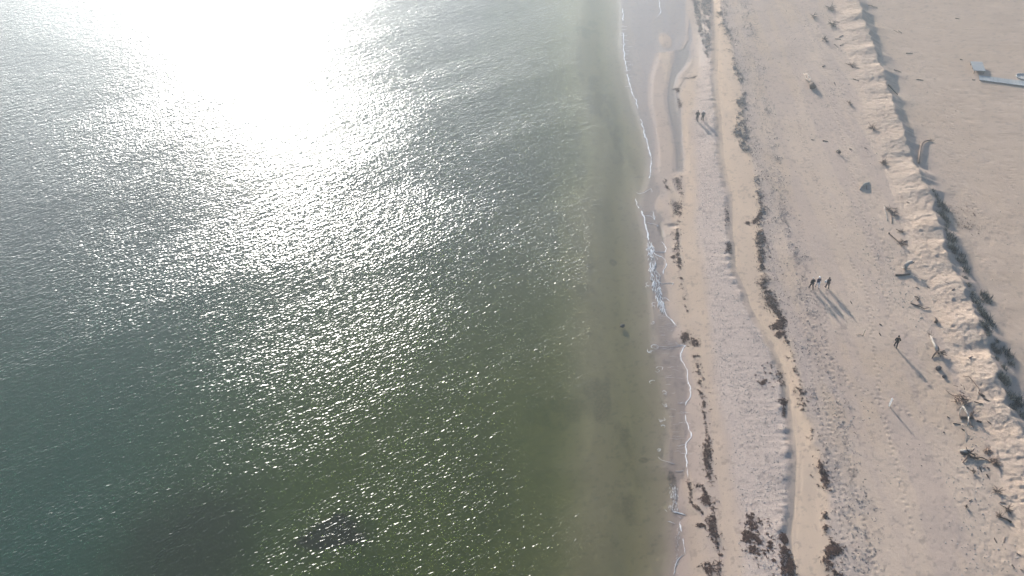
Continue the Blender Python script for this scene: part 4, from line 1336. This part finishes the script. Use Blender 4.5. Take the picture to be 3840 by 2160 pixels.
# round concrete ring
t = thing('well_ring', 'pale round concrete ring half buried beside the boardwalk', 'ring', gp(3834, 289))
parts, n = [], 36
prof = [(.95, -.2), (1.12, -.2), (1.12, .16), (1.09, .20), (.98, .20), (.95, .16)]
V, Fc = [], []
for i in range(n):
    an = 2 * math.pi * i / n
    for r_, z_ in prof:
        V.append((r_ * math.cos(an), r_ * math.sin(an), z_))
for i in range(n):
    for k in range(6):
        k2 = (k + 1) % 6; i2 = (i + 1) % n
        Fc.append((i * 6 + k, i2 * 6 + k, i2 * 6 + k2, i * 6 + k2))
mesh_obj('rim', V, Fc, M_conc, t, False)
V = [(0, 0, .02)] + [(.952 * math.cos(2 * math.pi * i / n), .952 * math.sin(2 * math.pi * i / n), .06 + .02 * math.sin(i)) for i in range(n)]
Fc = [(0, 1 + i, 1 + (i + 1) % n) for i in range(n)]
mesh_obj('sand_fill', V, Fc, M_conc, t)

# ------------------------------------------------------------------ grass tufts on the shaded back of the ridge
def tuft_mesh(seed):
    rg = random.Random(seed)
    parts = []
    for k in range(70):
        bx, by = max(-.4, min(.4, rg.gauss(0, .2))), max(-.4, min(.4, rg.gauss(0, .2)))
        d = rg.uniform(0, 6.28); ln = rg.uniform(.25, .65); le = rg.uniform(.15, .6)
        w_ = .02
        p0 = Vector((bx, by, -.05)); p1 = p0 + Vector((math.cos(d) * le * .4 * ln, math.sin(d) * le * .4 * ln, ln * .6))
        p2 = p0 + Vector((math.cos(d) * le * ln * 1.3, math.sin(d) * le * ln * 1.3, ln * .85))
        sd = Vector((-math.sin(d), math.cos(d), 0)) * w_
        parts.append(([p0 - sd, p0 + sd, p1 + sd, p1 - sd, p2], [(0, 1, 2, 3), (3, 2, 4)]))
    V, Fc = join(parts)
    m_ = bpy.data.meshes.new('grass_tuft')
    m_.from_pydata([tuple(v_) for v_ in V], [], Fc)
    m_.materials.append(M_grass)
    return m_


tm = [tuft_mesh(k) for k in range(4)]
TUFTS = []
EXTRA = tuple((float(np.interp(r_, [700, 743, 776, 874, 955, 1026, 1124, 1212, 1316, 1431, 1553, 1611], [3470, 3500, 3502, 3535, 3564, 3592, 3640, 3667, 3717, 3753, 3807, 3835])) + random.uniform(8, 42), r_ + random.uniform(-8, 8), random.uniform(.6, 1.0))
              for r_ in range(715, 1500, 30))
for k, (px_, py_, s_) in enumerate(((3520, 770, 1.1), (3533, 765, .9), (3545, 790, 1), (3528, 805, 1.2), (3540, 820, 1.1), (3548, 850, .9), (3560, 885, 1.2), (3570, 905, 1.2), (3562, 925, 1.2), (3575, 935, 1.1),
                                     (3580, 900, .8), (3605, 960, .9), (3612, 985, 1.0), (3622, 1008, 1.0), (3688, 1105, 1.0), (3698, 1118, 1.1), (3705, 1132, .9), (3650, 1120, 1.1), (3658, 1138, 1.1), (3672, 1160, 1.0),
                                     (3682, 1178, 1.1), (3695, 1190, 1.1), (3706, 1205, 1.0), (3718, 1222, .9), (3692, 1222, 1.2), (3700, 1240, 1.0), (3722, 1300, .9), (3738, 1322, 1.0), (3770, 1318, 1.1), (3782, 1338, 1.0),
                                     (3790, 1365, .9), (3757, 1420, 1.2), (3766, 1440, 1.2), (3788, 1490, 1.1), (3812, 1500, 1.2), (3822, 1522, 1.1), (3800, 1530, 1.0), (3832, 1560, .9), (3510, 735, .8), (3590, 975, .9)) + EXTRA):
    o = bpy.data.objects.new('grass_tuft', tm[k % 4])
    col.objects.link(o)
    o.location = gp(px_, py_)
    o.rotation_euler = (0, 0, random.uniform(0, 6.28))
    o.scale = (s_ * 1.25, s_ * 1.25, s_ * 1.05)
    tag(o, 'dark tuft of coarse grass on the shaded back of the ridge', 'grass tuft', 'grass tufts behind the sand ridge')
    TUFTS.append((o, px_, py_))
name_by_mark(TUFTS, lambda nm: 'dark grass tuft behind ridge, level with ' + nm, [q for q in MARKS if 700 < q[1] < 1700 and q[2] != 'the dark square block'] + [(3760, 1390, 'the dark square block')], True)

# dark rock in the shallows
bm = bmesh.new()
bmesh.ops.create_icosphere(bm, subdivisions=3, radius=1)
for v_ in bm.verts:
    n_ = float(fbm(np.array([v_.co.x * 1.6 + 5]), np.array([v_.co.y * 1.6 + v_.co.z]), 3, 3)[0])
    v_.co = v_.co * (.65 + .7 * n_)
    v_.co.z *= .6
m_ = bpy.data.meshes.new('rock'); bm.to_mesh(m_); bm.free()
m_.polygons.foreach_set('use_smooth', [True] * len(m_.polygons))
m_.materials.append(M_stone)
o = bpy.data.objects.new('rock', m_); col.objects.link(o)
p = pix(2334, 1221, -.05)
o.location = p; o.scale = (.30, .30, .34)
tag(o, 'lone dark rock breaking the surface in the shallows', 'rock')


# ------------------------------------------------------------------ people
def skin_mesh(name, verts, edges, radii, root=0, sub=2):
    m_ = bpy.data.meshes.new(name)
    m_.from_pydata(verts, edges, [])
    o = bpy.data.objects.new(name, m_)
    col.objects.link(o)
    md = o.modifiers.new('Skin', 'SKIN')
    md.use_smooth_shade = True
    md.branch_smoothing = .3
    for i, r_ in enumerate(radii):
        sv = m_.skin_vertices[0].data[i]
        sv.radius = r_ if isinstance(r_, tuple) else (r_, r_)
        sv.use_root = (i == root)
    sb = o.modifiers.new('Sub', 'SUBSURF')
    sb.levels = sb.render_levels = sub
    bpy.context.view_layer.update()
    dg = bpy.context.evaluated_depsgraph_get()
    res = bpy.data.meshes.new_from_object(o.evaluated_get(dg))
    bpy.data.objects.remove(o)
    res.name = name
    return res


def pose(stride, arm, lean):
    """joints of a standing or walking figure that faces -Y"""
    J = {'pelvis': (0, 0, .96), 'waist': (0, -.01 - lean * .3, 1.13), 'chest': (0, -.02 - lean * .7, 1.36), 'neck': (0, -.02 - lean, 1.50),
         'jaw': (0, -.04 - lean * 1.05, 1.575), 'head': (0, -.03 - lean * 1.1, 1.655), 'crown': (0, -.02 - lean * 1.1, 1.735), 'nose': (0, -.125 - lean * 1.1, 1.64)}
    for s_, n_ in ((-1, 'r'), (1, 'l')):
        f = stride * s_
        J['hip' + n_] = (.09 * s_, 0, .90)
        J['knee' + n_] = (.10 * s_, -.04 - f * .5, .50)
        J['ankle' + n_] = (.10 * s_, -f + .02, .09 + max(0, -f) * .12)
        J['toe' + n_] = (.115 * s_, -f - .15, .035)
        sh = (.18 * s_, -.02 - lean * .7, 1.42)
        J['sh' + n_] = sh
        if arm == 'pocket':
            el = (.31 * s_, .06 - lean * .4, 1.17); wr = (.22 * s_, -.07, .99)
        else:
            el = (.25 * s_, .02 + f * .35 - lean * .4, 1.14); wr = (.25 * s_, -.06 + f * .7, .90)
        J['el' + n_] = el
        J['wr' + n_] = wr
        d = (Vector(wr) - Vector(el)).normalized()
        palm = Vector(wr) + d * .06
        J['palm' + n_] = tuple(palm)
        for q in range(4):
            off = Vector((0, (q - 1.5) * .020, 0))
            ln = (.075, .085, .08, .062)[q]
            J['f%da%s' % (q, n_)] = tuple(palm + d * .045 + off)
            J['f%db%s' % (q, n_)] = tuple(palm + d * (.045 + ln * .55) + off + Vector((-.010 * s_, 0, 0)))
            J['f%dc%s' % (q, n_)] = tuple(palm + d * (.045 + ln) + off + Vector((-.028 * s_, 0, 0)))
        J['tha' + n_] = tuple(palm + Vector((-.012 * s_, -.042, -.005)))
        J['thb' + n_] = tuple(palm + d * .04 + Vector((-.02 * s_, -.058, 0)))
    return J


def chain_mesh(name, J, chains, rad, sub=2):
    names, edges = [], []
    for ch_ in chains:
        for a_ in ch_:
            if a_ not in names:
                names.append(a_)
        for a_, b_ in zip(ch_, ch_[1:]):
            edges.append((names.index(a_), names.index(b_)))
    return skin_mesh(name, [J[n_] for n_ in names], edges, [rad[n_] for n_ in names], 0, sub)


def ellipsoid(name, c, r, mat, parent, lo=-1.0, seg=12, ring=8):
    V, Fc = [], []
    for i in range(ring + 1):
        ph = -math.pi / 2 + math.pi * i / ring
        z = max(math.sin(ph), lo)
        rr = math.cos(ph)
        for k in range(seg):
            an = 2 * math.pi * k / seg
            V.append((c[0] + r[0] * rr * math.cos(an), c[1] + r[1] * rr * math.sin(an), c[2] + r[2] * z))
    for i in range(ring):
        for k in range(seg):
            k2 = (k + 1) % seg
            Fc.append((i * seg + k, i * seg + k2, (i + 1) * seg + k2, (i + 1) * seg + k))
    return mesh_obj(name, V, Fc, mat, parent)


def cloth(name, c):
    return simple_mat(name, c, tuple(min(1, q * 1.5 + .004) for q in c), 10, .85, .01)


M_skin = simple_mat('skin', (.48, .29, .21), (.55, .35, .26), 8, .55, 0)
M_hair_d = cloth('dark_hair', (.018, .012, .010))
M_hair_g = cloth('grey_hair', (.50, .47, .43))
M_black = cloth('black_cloth', (.010, .009, .010))
M_dark = cloth('charcoal_cloth', (.022, .019, .020))
M_navy = cloth('navy_cloth', (.012, .018, .045))
M_grey = cloth('grey_green_cloth', (.075, .082, .080))
M_pale = cloth('pale_trousers', (.58, .57, .56))
M_wcap = cloth('white_cap', (.75, .74, .72))
M_dred = cloth('dark_maroon_cloth', (.026, .014, .016))
M_shoe = cloth('shoe', (.03, .028, .027))


def person(px_, py_, face, label, jacket, trousers, head, stride=.22, arm='pocket', lean=.0, tall=1.0, cap=False, hood=False):
    t = thing('person', label, 'person', gp(px_, py_), face, None)
    t.scale = (tall,) * 3
    J = pose(stride, arm, lean)
    rad = dict(pelvis=(.15, .115), waist=(.135, .10), chest=(.155, .115), neck=.055, jaw=(.062, .068), head=(.080, .095), crown=(.055, .065), nose=.016)
    for n_ in 'rl':
        rad.update({'hip' + n_: .095, 'knee' + n_: .062, 'ankle' + n_: .042, 'toe' + n_: (.042, .03), 'sh' + n_: .062, 'el' + n_: .043, 'wr' + n_: .030, 'palm' + n_: (.034, .018), 'tha' + n_: .011, 'thb' + n_: .009})
        for q in range(4):
            rad['f%da%s' % (q, n_)] = .010; rad['f%db%s' % (q, n_)] = .009; rad['f%dc%s' % (q, n_)] = .008
    ch_ = [['pelvis', 'waist', 'chest', 'neck', 'jaw', 'head', 'crown'], ['head', 'nose']]
    for n_ in 'rl':
        ch_ += [['pelvis', 'hip' + n_, 'knee' + n_, 'ankle' + n_, 'toe' + n_], ['chest', 'sh' + n_, 'el' + n_, 'wr' + n_, 'palm' + n_], ['palm' + n_, 'tha' + n_, 'thb' + n_]]
        for q in range(4):
            ch_.append(['palm' + n_, 'f%da%s' % (q, n_), 'f%db%s' % (q, n_), 'f%dc%s' % (q, n_)])

    def put(name, me_, mat):
        me_.materials.clear(); me_.materials.append(mat)
        o = bpy.data.objects.new(name, me_); col.objects.link(o); o.parent = t
        return o
    put('body', chain_mesh('body', J, ch_, rad, 1), M_skin)
    jr = {k: ((v_[0] + .045, v_[1] + .05) if isinstance(v_, tuple) else v_ + .032) for k, v_ in rad.items()}
    J2 = dict(J)
    J2['hem'] = (0, 0, .84)
    jr['hem'] = (.185, .145)
    jc = [['waist', 'pelvis', 'hem'], ['waist', 'chest', 'neck']]
    jr['neck'] = .075
    for n_ in 'rl':
        jc.append(['chest', 'sh' + n_, 'el' + n_, 'wr' + n_])
    put('jacket', chain_mesh('jacket', J2, jc, jr, 1), jacket)
    tr = {k: ((v_[0] + .02, v_[1] + .02) if isinstance(v_, tuple) else v_ + .020) for k, v_ in rad.items()}
    for n_ in 'rl':
        tr['ankle' + n_] = .062
    put('trousers', chain_mesh('trousers', J, [['pelvis', 'hipr', 'kneer', 'ankler'], ['pelvis', 'hipl', 'kneel', 'anklel']], tr, 1), trousers)
    for n_ in 'rl':
        a_, b_ = Vector(J['ankle' + n_]), Vector(J['toe' + n_])
        V, Fc = tube([a_ + Vector((0, .07, -.045)), a_ + Vector((0, 0, -.035)), (a_ + b_) / 2, b_ + Vector((0, -.03, 0)), b_ + Vector((0, -.06, -.005))], [.035, .055, .056, .05, .025], 8, 0, 1, .8)
        mesh_obj('shoe', V, Fc, M_shoe, t)
    hc = Vector(J['head'])
    ellipsoid('cap' if cap else ('hood' if hood else 'hair'), hc + Vector((0, .018, .030)), (.098, .112, .105) if not hood else (.115, .13, .13), head, t, -.35)
    if cap:
        V, Fc = tube([hc + Vector((0, -.05, .045)), hc + Vector((0, -.13, .035)), hc + Vector((0, -.18, .025))], [.085, .08, .05], 8, 0, 1, .18)
        mesh_obj('cap_brim', V, Fc, head, t)
    for s_ in (-1, 1):
        ellipsoid('eye', hc + Vector((.033 * s_, -.088, .012)), (.013, .008, .008), M_hair_d, t, -1, 6, 4)
        ellipsoid('ear', hc + Vector((.084 * s_, .005, -.002)), (.012, .024, .032), M_skin, t, -1, 6, 4)
    ellipsoid('mouth', hc + Vector((0, -.085, -.062)), (.022, .010, .006), M_dred, t, -1, 6, 4)
    return t


person(2613, 453, math.pi * .96, 'person in dark coat, left one of the far pair walking by the water', M_dark, M_dark, M_hair_d, .20, 'pocket', .03, 1.06, False, True)
person(2634, 451, math.pi * 1.02, 'person in grey coat and white cap, right one of the far pair', M_grey, M_dark, M_wcap, .12, 'pocket', .02, .98, True)
person(3041, 1083, R(200), 'person all in black with fair hair, leftmost of three walkers', M_black, M_black, M_hair_g, .26, 'pocket', .06, 1.03)
person(3064, 1079, R(190), 'person in navy jacket, pale trousers and white cap, middle of three walkers', M_navy, M_pale, M_wcap, .22, 'swing', .03, 1.03, True)
person(3101, 1081, R(195), 'person in dark maroon jacket, rightmost of three walkers, with white bag', M_dred, M_black, M_hair_d, .20, 'swing', .03, 1.02)
person(3357, 1302, R(170), 'person all in black walking alone near the ridge', M_black, M_black, M_hair_d, .18, 'pocket', .08, 1.03, False, True)
# the white bag the right-hand walker carries
pb = gp(3101, 1081)
bm = bmesh.new()
bmesh.ops.create_icosphere(bm, subdivisions=2, radius=1)
for v_ in bm.verts:
    v_.co = Vector((v_.co.x * .15, v_.co.y * .10, v_.co.z * .17)) * (1 + .08 * random.uniform(-1, 1))
m_ = bpy.data.meshes.new('bag'); bm.to_mesh(m_); bm.free()
m_.polygons.foreach_set('use_smooth', [True] * len(m_.polygons))
m_.materials.append(M_white)
t = thing('bag', 'small round white bag carried by the right-hand walker', 'bag', (pb.x - .38, pb.y + .05, pb.z + 1.08))
o = bpy.data.objects.new('pouch', m_); col.objects.link(o); o.parent = t
V, Fc = tube([(-.06, 0, .14), (0, 0, .30), (.08, 0, .36), (.12, 0, .28), (.06, 0, .14)], [.012] * 5, 6, 0)
mesh_obj('strap', V, Fc, M_white, t)
